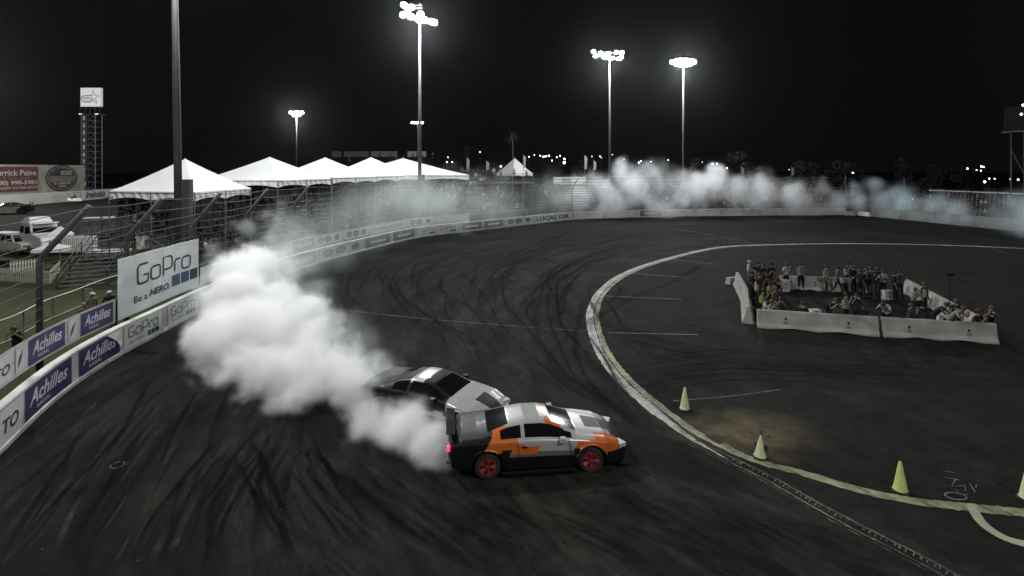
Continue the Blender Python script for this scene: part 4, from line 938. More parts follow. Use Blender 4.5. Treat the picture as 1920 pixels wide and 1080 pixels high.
# golf cart
t = empty('golf_cart', G(140, 380.5), R(-20), 'white golf cart with riders, driving along the white billboard wall', 'golf cart'); t.scale = (1.25,) * 3
extrude_side([(-1.1, .35), (-1.1, .95), (-.35, .95), (-.3, .45), (.35, .45), (.5, .95), (1.05, .80), (1.2, .35)], .60, .55, 'cart_body', M_TENT, t)
MB().box((0, 0, 1.95), (2.1, 1.2, .06)).build('roof', mat('cart_roof', (.25, .25, .2), .7), t)
for x in (-.9, .75):
    for s in (-1, 1): MB().tube([(x, s * .52, .9), (x * .9, s * .55, 1.93)], .03, 5).build('roof_post', M_DSTEEL, t)
MB().box((-.45, 0, 1.05), (.5, 1.0, .16)).build('seat', M_TRIM, t); wheels(t, (-.75, .85), .52, .26, .2)
# low white pit canopies and equipment between truck and bleacher
def canopy(px, py, Y, w_, d_, h, rise, rz, label, m=M_TENT, name='canopy'):
    q = P(px, py, Y); t = empty(name, (q.x, q.y, 0), rz, label, 'canopy'); V = [(-w_ / 2, -d_ / 2, h), (w_ / 2, -d_ / 2, h), (w_ / 2, d_ / 2, h), (-w_ / 2, d_ / 2, h), (0, 0, h + rise)]
    MB().add(V, [(0, 1, 4), (1, 2, 4), (2, 3, 4), (3, 0, 4)]).build('roof', m, t); V = []
    mb = MB()
    for a, b in ((0, 1), (1, 2), (2, 3), (3, 0)):
        c4 = [(-w_ / 2, -d_ / 2), (w_ / 2, -d_ / 2), (w_ / 2, d_ / 2), (-w_ / 2, d_ / 2)]; mb.add([(*c4[a], h), (*c4[b], h), (*c4[b], h - .25), (*c4[a], h - .25)], [(0, 1, 2, 3)])
    mb.build('valance', M_VAL, t)
    for x in (-1, 1):
        for y in (-1, 1): MB().tube([(x * w_ / 2, y * d_ / 2, 0), (x * w_ / 2, y * d_ / 2, h)], .035, 5).build('canopy_leg', M_STEEL, t)
    return t
canopy(113, 440, 50, 1.7, 1.7, 1.75, .75, .5, 'small peaked white canopy at the nose of the truck cab')
canopy(97, 462, 44.5, 2.0, 2.0, 1.25, .45, .3, 'low wide white canopy in front of the truck cab')
t = empty('trailer', G(150, 476), R(20), 'small white ribbed trailer beside the stairs of the bleacher', 'trailer'); MB().box((0, 0, .95), (2.2, 1.6, 1.3)).build('trailer_box', M_VW, t)
for i in range(15): MB().box((-1.02 + i * .146, -.815, .95), (.03, .03, 1.25)).build('rib', M_DSTEEL, t)
wheels(t, (-.3, .4), .66, .3)
for (px, py, Y, rz, lab) in ((186, 408, 62, .4, 'white utility cart with a flat roof behind the bleacher rail, left one'), (10, 436, 58, -.3, 'dark van top showing behind the pickup truck'), (205, 470, 46, .2, 'white table stacked with gear under the bleachers')):
    q = P(px, py, Y); t = empty('utility_cart', (q.x, q.y, 0), rz, lab, 'cart'); hgt = q.z
    MB().box((0, 0, max(.5, hgt * .35)), (3.0, 1.5, max(.5, hgt * .35))).build('cart_body', M_PAINT_G, t); MB().box((0, 0, hgt), (2.8, 1.6, .09)).build('roof', M_TENT, t)
    for x in (-1.2, 1.2):
        for y in (-.6, .6): MB().tube([(x, y, .3), (x, y, hgt)], .04, 5).build('roof_post', M_STEEL, t)
    wheels(t, (-.9, .9), .7, .28)
for (px, py, Y, w_, h_, rz, lab) in ((264, 455, 40, .55, .95, .3, 'narrow white panel standing under the bleachers, left of a pair'), (273, 453, 40.5, .45, .95, .3, 'narrow white panel standing under the bleachers, right of a pair')):
    q = P(px, py, Y); t = empty('white_panel', (q.x, q.y, 0), rz, lab, 'panel'); MB().box((0, 0, q.z), (w_, .05, h_)).build('sheet', M_VW, t)
    for s in (-1, 1): MB().tube([(s * w_ * .45, 0, 0), (s * w_ * .45, 0, q.z)], .02, 5).build('support', M_DSTEEL, t)
# picket fence
pk = empty('picket_fence', G(46, 520), 0, 'white picket fence on the grass at the left edge', 'fence')
a, b = G(-60, 524), G(93, 533); n = int((b - a).length / .17); pm = MB().add([(-.045, -.012, .05), (.045, -.012, .05), (.045, -.012, .84), (0, -.012, .92), (-.045, -.012, .84), (-.045, .012, .05), (.045, .012, .05), (.045, .012, .84), (0, .012, .92), (-.045, .012, .84)],
     [(0, 1, 2, 3, 4), (9, 8, 7, 6, 5), (0, 5, 6, 1), (1, 6, 7, 2), (2, 7, 8, 3), (3, 8, 9, 4), (4, 9, 5, 0)]).mesh('picket', mat('picket_paint', (.42, .42, .36), .7))
def pickets(a, b):
    n = int((b - a).length / .17); ang = math.atan2(b.y - a.y, b.x - a.x)
    for i in range(n + 1):
        o = bpy.data.objects.new('picket', pm); link(o, pk); o.location = a.lerp(b, i / n) - pk.location; o.rotation_euler = (0, 0, ang)
    for z in (.3, .68): MB().tube([a + Vector((0, .03, z)), b + Vector((0, .03, z))], .025, 4).build('rail', MATS['picket_paint'], pk, world=True)
pickets(a, b); pickets(G(20, 513), G(70, 506)); pickets(G(93, 533), G(112, 512))
q = G(8, 497); tag(MB().box((q.x, q.y, .2), (.6, .5, .4), taper=.85).build('plastic_crate', M_TRIM), 'dark plastic crate lying on the grass above the picket fence', 'crate')
# ================================================================ billboard wall, scoreboard tower
M_BW = mat('billboard_wall_paint', (.78, .78, .75), .7, vary=.15, scale=.15)
b0, b1, b2 = G(-90, 396), G(160, 375.5), G(262, 366)
bw = empty('oval_track_wall', (b0 + b1) / 2, 0, 'long white wall of the second lane lettered Irwindale, below the billboards', 'wall')
for a, b in ((b0, b1), (b1, b2)):
    n = 5
    for i in range(n):
        p, q = a.lerp(b, i / n), a.lerp(b, (i + .995) / n); d = (q - p).normalized(); nn = Vector((-d.y, d.x, 0)) * .3
        hz = 2.55 if b is b1 else 2.55 - .15 * i / n
        MB().add([p, q, q + nn, p + nn, p + Vector((0, 0, hz)), q + Vector((0, 0, hz)), q + nn + Vector((0, 0, hz)), p + nn + Vector((0, 0, hz))], [(3, 2, 1, 0), (4, 5, 6, 7), (0, 1, 5, 4), (1, 2, 6, 5), (2, 3, 7, 6), (3, 0, 4, 7)]).build('wall_section', M_BW, bw, world=True)
def on_plane(parent, a, b, z0, vf, name, m, off=.05):
    d = (b - a).normalized(); n = Vector((d.y, -d.x, 0)) * off; v, f = vf
    return MB().add([a + d * q[0] + n + Vector((0, 0, z0 + q[1])) for q in v], f).build(name, m, parent, world=True)
L2 = (b2 - b1).length; onx = lambda px, a, b: min(((abs(960 + a.lerp(b, t).x / a.lerp(b, t).y * F - px), t) for t in np.linspace(0, 1, 400)))[1] * (b - a).length
u = (onx(153, b0, b1)); ua, ub_ = -0.0 + onx(161, b1, b2), onx(197, b1, b2)
on_plane(bw, b1, b2, 1.35, fit(text_mesh('Irwindale', shear=.3, bold=.02), ub_ - ua, 1.7, (ua + ub_) / 2, 0), 'lettering', M_LETTER)
bb = empty('billboard', (b0 + b1) / 2, 0, 'weathered billboards with a maroon advert and a dark oval emblem above the white wall', 'billboard')
HB = 6.3; xr = onx(159, b0, b1); xm = onx(75, b0, b1)
M_BBP = mat('weathered_billboard', (.40, .39, .32), .8, vary=.35, scale=.35); M_MAR = mat('maroon_print', (.15, .045, .045), .7, vary=.25, scale=.5); M_GOLD = mat('tan_print', (.24, .21, .15), .8, vary=.3, scale=.6); M_BBW = mat('cream_print', (.62, .60, .57), .8, vary=.2)
bz = 2.62; d = (b1 - b0).normalized(); nb = Vector((-d.y, d.x, 0))
x = 0.0
while x < xr - .5:
    x1 = min(x + 3.4, xr)
    for k in range(2):
        z0, z1 = bz + HB / 2 * k, bz + HB / 2 * (k + 1) - .03; p, q = b0 + d * x, b0 + d * (x1 - .04); o_ = nb * (.16 + random.uniform(0, .03))
        MB().add([p + nb * .1 + Vector((0, 0, z0)), q + nb * .1 + Vector((0, 0, z0)), q + nb * .1 + Vector((0, 0, z1)), p + nb * .1 + Vector((0, 0, z1)), p + o_ + Vector((0, 0, z0)), q + o_ + Vector((0, 0, z0)), q + o_ + Vector((0, 0, z1)), p + o_ + Vector((0, 0, z1))],
                 [(0, 1, 2, 3), (7, 6, 5, 4), (0, 4, 5, 1), (1, 5, 6, 2), (2, 6, 7, 3), (3, 7, 4, 0)]).build('panel', M_BBP, bb, world=True)
    x = x1
xl = xm - 19; cxm = (xl + xm) / 2; R4 = lambda x0, y0, x1, y1: ([(x0, y0, 0), (x1, y0, 0), (x1, y1, 0), (x0, y1, 0)], [(0, 1, 2, 3)])
on_plane(bb, b0, b1, bz, R4(xl, .5, xm - .6, HB - .5), 'maroon_advert', M_MAR, -.06)
tw = xm - .9
def right_fit(txt, xr_, W_, H_, y, **k): return fit(text_mesh(txt, **k), W_ * .86, H_, xr_ - W_ * .43, y)
on_plane(bb, b0, b1, bz, right_fit('Derrick Paine', tw - .2, 13.5, 1.25, 4.5, bold=.02), 'lettering', M_BBW, -.03); on_plane(bb, b0, b1, bz, right_fit('& Associates', tw - 2.2, 7.8, .8, 3.4), 'lettering', M_GOLD, -.03)
on_plane(bb, b0, b1, bz, right_fit('(800) 998-5981', tw, 13.5, 1.15, 2.25, bold=.03), 'lettering', M_BBW, -.03); on_plane(bb, b0, b1, bz, right_fit('PROUDEST CITY REAL ESTATE', tw + .2, 13, .55, 1.25, bold=.02), 'lettering', M_BBW, -.03)
ox = onx(117, b0, b1)
on_plane(bb, b0, b1, bz, ellipse(ox, HB / 2, 5.0, 3.0, 40), 'oval_emblem', M_GOLD, -.06); on_plane(bb, b0, b1, bz, ring(ox, HB / 2, 5.0, 3.0, .3, 40), 'oval_rim', M_LETTER, -.03); on_plane(bb, b0, b1, bz, ring(ox, HB / 2, 4.3, 2.5, .12, 40), 'oval_rim', M_LETTER, -.03)
def ov_seg(y0, y1, k=14):
    V = []; 
    for i in range(k + 1):
        y = y0 + (y1 - y0) * i / k; x_ = 4.1 * math.sqrt(max(0, 1 - (y / 2.35) ** 2)); V += [(ox - x_, HB / 2 + y, 0), (ox + x_, HB / 2 + y, 0)]
    return V, [(2 * i, 2 * i + 1, 2 * i + 3, 2 * i + 2) for i in range(k)]
on_plane(bb, b0, b1, bz, ov_seg(.55, 2.34), 'dark_segment', M_LETTER, -.03); on_plane(bb, b0, b1, bz, ov_seg(-2.34, -.9), 'dark_segment', M_LETTER, -.03)
on_plane(bb, b0, b1, bz, R4(ox - .4, HB / 2 + .8, ox + 3.1, HB / 2 + 1.7), 'pale_plate', M_BBW, -.01); on_plane(bb, b0, b1, bz, fit(text_mesh('NASCAR', shear=.3, bold=.03), 3.1, .65, ox + 1.4, HB / 2 + 1.25), 'lettering', M_LETTER, .01)
on_plane(bb, b0, b1, bz, fit(text_mesh('ALL AMERICAN', bold=.02), 5.4, .5, ox, HB / 2 - 1.25), 'lettering', M_BBW, -.01); on_plane(bb, b0, b1, bz, fit(text_mesh('SERIES', bold=.02), 2.6, .45, ox, HB / 2 - 1.9), 'lettering', M_BBW, -.01)
# tower
Yt = 146; q = P(172, 350, Yt); tx = q.x
tw_ = empty('scoreboard_tower', (tx, Yt, 0), 0, 'tall lattice scoreboard tower with a white star sign on top and numbers down its side', 'tower')
zt0, zt1 = P(0, 200, Yt).z, P(0, 165, Yt).z
MB().box((0, 0, (zt0 + zt1) / 2), (5.5, .8, zt1 - zt0)).build('sign_box', mat('glowing_sign_face', (.55, .55, .56), .7, vary=.12, emit=(.9, .9, 1), estr=.30), tw_)  # face emits a little itself, in place of light from the sign lamps
sgc = (zt0 + zt1) / 2
def star_pts():
    # open star with a loop trailing to the left, as an outline
    out = [(-2.2, .3), (.35, .45), (.75, 2.0), (1.15, .5), (2.3, .45), (1.35, -.35), (1.75, -1.7), (.75, -.9)]
    loop = [(-2.2, .3), (-2.5, 0), (-2.55, -.5), (-2.35, -1.0), (-1.8, -1.3), (-.2, -1.3), (.3, -1.0), (.75, -.3)]
    return [out, loop]
def flat(parent, vf, name, m, y, z0): v, f = vf; return MB().add([(p[0], y, z0 + p[1]) for p in v], f).build(name, m, parent)
flat(tw_, stroke(star_pts(), .22), 'star_emblem', M_LETTER, -.41, sgc); flat(tw_, fit(text_mesh('IRWINDALE', bold=.02), 2.6, .5, -.9, 0), 'lettering', M_LETTER, -.41, sgc - .25); flat(tw_, fit(text_mesh('SPEEDWAY'), 2.0, .3, -.9, 0), 'lettering', M_LETTER, -.41, sgc - .85)
zp0 = P(0, 215, Yt).z
MB().box((0, 0, zp0), (5.7, 2.2, .18)).build('platform', M_DSTEEL, tw_)
for x in (-2.7, -1.3, 0, 1.3, 2.7): MB().beam((x, -.9, zp0), (x, -.3, zt0), .12).build('bracket', M_DSTEEL, tw_)
for x in (-2.2, 2.2): MB().box((x, -1.0, zp0 + .05), (.7, .5, .25)).build('sign_lamp', mat('tiny_lamp', (1, 1, 1), vary=0, emit=(1, 1, 1), estr=.6), tw_)
M_TWR = mat('tower_steel', (.11, .11, .13), .6, metal=.2, vary=.2)
for x in (-1.9, 1.9):
    for y in (-1.2, 1.2): MB().beam((x, y, 0), (x, y, zp0), .22).build('tower_leg', M_TWR, tw_)
nn_ = 13
for i in range(nn_):
    z = 1 + (zp0 - 1) * i / nn_; z2 = 1 + (zp0 - 1) * (i + 1) / nn_
    for y in (-1.2, 1.2): MB().beam((-1.9, y, z), (1.9, y, z), .12).build('cross_bar', M_TWR, tw_)
    MB().beam((.2, -1.2, z), (1.9, -1.2, z2), .09).build('brace', M_TWR, tw_)
MB().box((-1.1, -1.25, zp0 / 2), (1.6, .12, zp0 - .6)).build('number_board', mat('dark_board', (.03, .03, .034), .7), tw_)
for i in range(10):
    py = 222 + (344 - 222) * i / 9; z = P(0, py, Yt).z; flat(tw_, fit(text_mesh(str(i + 1) , bold=.03), (.55 if i else .3) if i < 9 else 1.0, 1.1, -1.1, 0), 'number', mat('pale_numbers', (.4, .4, .45), .8, vary=0, emit=(.8, .85, 1), estr=.05), -1.33, z)

# ================================================================ people
def body_mesh(name, J, H=1.74, seat=False):
    """one continuous skinned body; J: joint positions (x right, y forward = -Y of photo, z up) in metres"""
    V = [J['pelvis'], J['waist'], J['chest'], J['neck0'], J['neck'], J['head0'], J['head'], J['top']]; E = [(0, 1), (1, 2), (2, 3), (3, 4), (4, 5), (5, 6), (6, 7)]
    Rr = [.150, .130, .155, .095, .055, .075, .098, .06]; reg = ['hip', 'torso', 'torso', 'torso', 'skin', 'skin', 'skin', 'skin']
    nose = J['head'] + Vector((0, J.get('face', -1) * .10, -.02)); V.append(nose); E.append((6, 8)); Rr.append(.022); reg.append('skin')
    for s, S_ in ((-1, 'l'), (1, 'r')):
        b = len(V); V += [J['sh' + S_], J['el' + S_], J['wr' + S_], J['ha' + S_]]; E += [(3 if True else 2, b), (b, b + 1), (b + 1, b + 2), (b + 2, b + 3)]; Rr += [.068, .045, .031, .040]; reg += ['torso', 'sleeve', 'skin', 'skin']
        d = (J['ha' + S_] - J['wr' + S_]).normalized(); side = Vector((s * -.6, -.7, .2)).cross(d).normalized(); th = d.cross(side).normalized()
        for k in range(4): V.append(J['ha' + S_] + d * (.075 - .006 * abs(k - 1.5)) + side * (.020 * (k - 1.5))); E.append((b + 3, len(V) - 1)); Rr.append(.009); reg.append('skin')
        V.append(J['ha' + S_] + d * .02 + th * .05); E.append((b + 3, len(V) - 1)); Rr.append(.011); reg.append('skin')
        b = len(V); V += [J['hip' + S_], J['kn' + S_], J['an' + S_], J['to' + S_]]; E += [(0, b), (b, b + 1), (b + 1, b + 2), (b + 2, b + 3)]; Rr += [.098, .066, .048, .042]; reg += ['hip', 'leg', 'leg', 'shoe']
    me = bpy.data.meshes.new(name); me.from_pydata([tuple(v) for v in V], E, []); o = bpy.data.objects.new(name, me); COL.objects.link(o)
    md = o.modifiers.new('skin', 'SKIN'); md.use_smooth_shade = True
    for i, sv in enumerate(me.skin_vertices[0].data): r = Rr[i]; sv.radius = (r * (1.25 if i in (0, 1, 2) else 1), r * (.85 if i in (0, 1, 2) else 1)); sv.use_root = (i == 0)
    sb = o.modifiers.new('sub', 'SUBSURF'); sb.levels = 1
    dg = bpy.context.evaluated_depsgraph_get(); res = bpy.data.meshes.new_from_object(o.evaluated_get(dg)); res.name = name; bpy.data.objects.remove(o)
    A = np.array([tuple(V[a]) for a, b in E]); B = np.array([tuple(V[b]) for a, b in E]); er = []
    for a, b in E:
        ra, rb = reg[a], reg[b]
        er.append(3 if (rb == 'skin' and ra in ('skin', 'sleeve')) else 0 if ra in ('torso', 'sleeve') or rb in ('torso', 'sleeve') and rb != 'hip' and ra != 'hip' else 2 if rb == 'shoe' else 1)
    res.materials.clear()
    for _ in range(4): res.materials.append(M_BLACK)
    idx = []
    for p in res.polygons:
        c = np.array(p.center); AB = B - A; t = np.clip(((c - A) * AB).sum(1) / (AB * AB).sum(1), 0, 1); d = np.linalg.norm(A + AB * t[:, None] - c, axis=1); k = int(d.argmin()); m = er[k]
        if k == 0: m = 0 if t[0] > .25 else 1
        if k == 3: m = 3 if t[3] > .4 else 0
        idx.append(m)
    res.polygons.foreach_set('material_index', idx); res.polygons.foreach_set('use_smooth', [True] * len(idx)); return res
def joints(pose):
    V_ = Vector; J = dict(pelvis=V_((0, 0, .94)), waist=V_((0, 0, 1.10)), chest=V_((0, 0, 1.30)), neck0=V_((0, 0, 1.44)), neck=V_((0, -.01, 1.51)), head0=V_((0, -.02, 1.57)), head=V_((0, -.02, 1.64)), top=V_((0, -.01, 1.71)))
    for s, S_ in ((-1, 'l'), (1, 'r')):
        J['sh' + S_] = V_((s * .185, 0, 1.42)); J['el' + S_] = V_((s * .25, .02, 1.14)); J['wr' + S_] = V_((s * .25, -.06, .90)); J['ha' + S_] = V_((s * .25, -.09, .82))
        J['hip' + S_] = V_((s * .10, 0, .88)); J['kn' + S_] = V_((s * .115, -.02, .49)); J['an' + S_] = V_((s * .125, .02, .09)); J['to' + S_] = V_((s * .14, -.15, .045))
    if pose == 'camera':
        for s, S_ in ((-1, 'l'), (1, 'r')): J['el' + S_] = V_((s * .27, -.16, 1.22)); J['wr' + S_] = V_((s * .12, -.27, 1.50)); J['ha' + S_] = V_((s * .07, -.26, 1.58))
    if pose == 'folded':
        for s, S_ in ((-1, 'l'), (1, 'r')): J['el' + S_] = V_((s * .26, -.08, 1.15)); J['wr' + S_] = V_((-s * .02, -.24, 1.20)); J['ha' + S_] = V_((-s * .10, -.22, 1.21))
    if pose == 'walk':
        J['knl'] = V_((-.11, -.20, .50)); J['anl'] = V_((-.12, -.30, .10)); J['tol'] = V_((-.13, -.47, .05)); J['knr'] = V_((.11, .06, .49)); J['anr'] = V_((.12, .34, .14)); J['tor'] = V_((.13, .20, .045))
        J['ell'] = V_((-.26, .12, 1.16)); J['wrl'] = V_((-.25, .12, .92)); J['hal'] = V_((-.25, .10, .84)); J['elr'] = V_((.26, -.08, 1.15)); J['wrr'] = V_((.22, -.28, 1.02)); J['har'] = V_((.21, -.36, 1.00))
    if pose == 'point':
        J['ell'] = V_((-.42, -.05, 1.30)); J['wrl'] = V_((-.66, -.10, 1.18)); J['hal'] = V_((-.74, -.11, 1.14))
    if pose == 'lean':
        for k, dy, dz in (('waist', -.10, 0), ('chest', -.24, -.04), ('neck0', -.35, -.08), ('neck', -.42, -.10), ('head0', -.47, -.12), ('head', -.50, -.12), ('top', -.52, -.12)): J[k] += V_((0, dy, dz))
        for s, S_ in ((-1, 'l'), (1, 'r')): J['sh' + S_] += V_((0, -.34, -.08)); J['el' + S_] = V_((s * .27, -.50, 1.12)); J['wr' + S_] = V_((s * .14, -.66, 1.30)); J['ha' + S_] = V_((s * .08, -.68, 1.38))
    if pose in ('sit', 'crouch'):
        dz = -.50 if pose == 'sit' else -.60
        for k in ('pelvis', 'waist', 'chest', 'neck0', 'neck', 'head0', 'head', 'top'): J[k] += V_((0, -.04 * (J[k].z - .9) * 3, dz))
        for s, S_ in ((-1, 'l'), (1, 'r')):
            for k in ('sh', 'hip'): J[k + S_] += V_((0, -.06 if k == 'sh' else 0, dz))
            J['kn' + S_] = V_((s * .17, -.42, .48 if pose == 'sit' else .52)); J['an' + S_] = V_((s * .17, -.38 if pose == 'sit' else -.12, .09)); J['to' + S_] = V_((s * .19, -.54 if pose == 'sit' else -.30, .045))
            if pose == 'sit': J['el' + S_] = V_((s * .25, -.10, .68)); J['wr' + S_] = V_((s * .14, -.32, .60)); J['ha' + S_] = V_((s * .10, -.39, .58))
            else: J['el' + S_] = V_((s * .26, -.26, .66)); J['wr' + S_] = V_((s * .12, -.36, .88)); J['ha' + S_] = V_((s * .07, -.34, .96))
    return J
POSES = {k: body_mesh('body_' + k, joints(k)) for k in ('stand', 'camera', 'folded', 'walk', 'point', 'lean', 'sit', 'crouch')}
JT = {k: joints(k) for k in POSES}
HAIR = MB().add(*(lambda b: (b.v, b.f))(MB().ball((0, .012, .028), (.108, .118, .105), 12))).mesh('hair', M_BLACK, True)
capm = MB().ball((0, .0, .035), (.112, .120, .095), 12); capm.box((0, -.14, .035), (.15, .12, .015)); CAP = capm.mesh('cap', M_BLACK, True)
VEST = {}
def vest_mesh(pose):
    if pose in VEST: return VEST[pose]
    J = JT[pose]; c0, c1 = J['waist'], J['neck0']; mb = MB(); V = []; n = 14; rows = [(J['pelvis'].lerp(J['waist'], .3), .215, .165), (J['waist'], .205, .155), (J['chest'], .235, .165), (J['chest'].lerp(J['neck0'], .75), .215, .13)]
    for c, rx, ry in rows:
        for i in range(n): a = 2 * math.pi * i / n + .001; V.append((c.x + rx * math.cos(a), c.y + ry * math.sin(a), c.z))
    Fs = [(j * n + i, j * n + (i + 1) % n, (j + 1) * n + (i + 1) % n, (j + 1) * n + i) for j in range(3) for i in range(n) if i not in (10,)]
    VEST[pose] = mb.add(V, Fs).mesh('vest', M_BLACK, True); return VEST[pose]
SKINS = [mat('skin_light', (.22, .135, .10), .6, vary=.05), mat('skin_tan', (.16, .09, .06), .6, vary=.05), mat('skin_brown', (.12, .065, .04), .6, vary=.05)]
CLOTH = dict(white=(.34, .34, .335), grey=(.085, .085, .09), black=(.013, .013, .015), navy=(.018, .020, .028), olive=(.07, .085, .03), green=(.05, .09, .03), yellow=(.20, .21, .06), red=(.11, .035, .035), blue=(.05, .065, .10), khaki=(.12, .10, .07), charcoal=(.035, .035, .04), orange=(.35, .12, .03), pale=(.19, .20, .175))
def cloth(k): return mat('cloth_' + k, CLOTH[k], .9, vary=.2, scale=8, spec=.1)
def person(loc, rz, pose, shirt, pants, label, group=None, hair='black', cap=None, vest=None, scale=1.0, camera=None, name='person'):
    o = bpy.data.objects.new(name, POSES[pose]); link(o); o.location = loc; o.rotation_euler = (0, 0, rz); o.scale = (scale,) * 3; tag(o, label, 'person', group)
    sk = random.choice(SKINS)
    for i, m in enumerate((cloth(shirt), cloth(pants), M_BLACK, sk)): o.material_slots[i].link = 'OBJECT'; o.material_slots[i].material = m
    h = bpy.data.objects.new('cap' if cap else 'hair', CAP if cap else HAIR); link(h, o); h.location = JT[pose]['head'] + Vector((0, 0, .012))
    h.material_slots[0].link = 'OBJECT'; h.material_slots[0].material = cloth(cap) if cap else mat('hair_' + hair, {'black': (.012, .010, .009), 'brown': (.05, .03, .018), 'blond': (.22, .16, .08)}[hair], .7, vary=.1)
    if vest: v = bpy.data.objects.new('vest', vest_mesh(pose)); link(v, o); v.material_slots[0].link = 'OBJECT'; v.material_slots[0].material = cloth(vest)
    if camera:
        M = Matrix.LocRotScale(o.location, o.rotation_euler, o.scale); hd = (JT[pose]['hal'] + JT[pose]['har']) / 2 + Vector((0, -.03, .02)); p = M @ hd
        c = bpy.data.objects.new('photo_camera', CAMM); link(c); c.location = p; c.rotation_euler = (0, 0, rz); tag(c, camera, 'camera', 'cameras held by the photographers')
        l = bpy.data.objects.new('lens', CAML); link(l, c)
    return o
CAMM = MB().box((0, 0, 0), (.15, .07, .10)).box((0, 0, .065), (.06, .06, .04)).mesh('camera_body', M_TRIM); CAML = MB().lathe([(.035, 0), (.038, .08), (.046, .12), (.046, .24), (.04, .245)], n=12, M=Matrix.Rotation(R(90), 4, 'X')).mesh('lens', mat('grey_lens', (.12, .12, .12), .5))
def at_head(px, py, H): Y = (CH - H) * F / (py - YH); return Vector(((px - 960) / F * Y, Y, 0))
HT = dict(stand=1.76, camera=1.76, folded=1.76, walk=1.76, point=1.76, lean=1.64, sit=1.27, crouch=1.16)
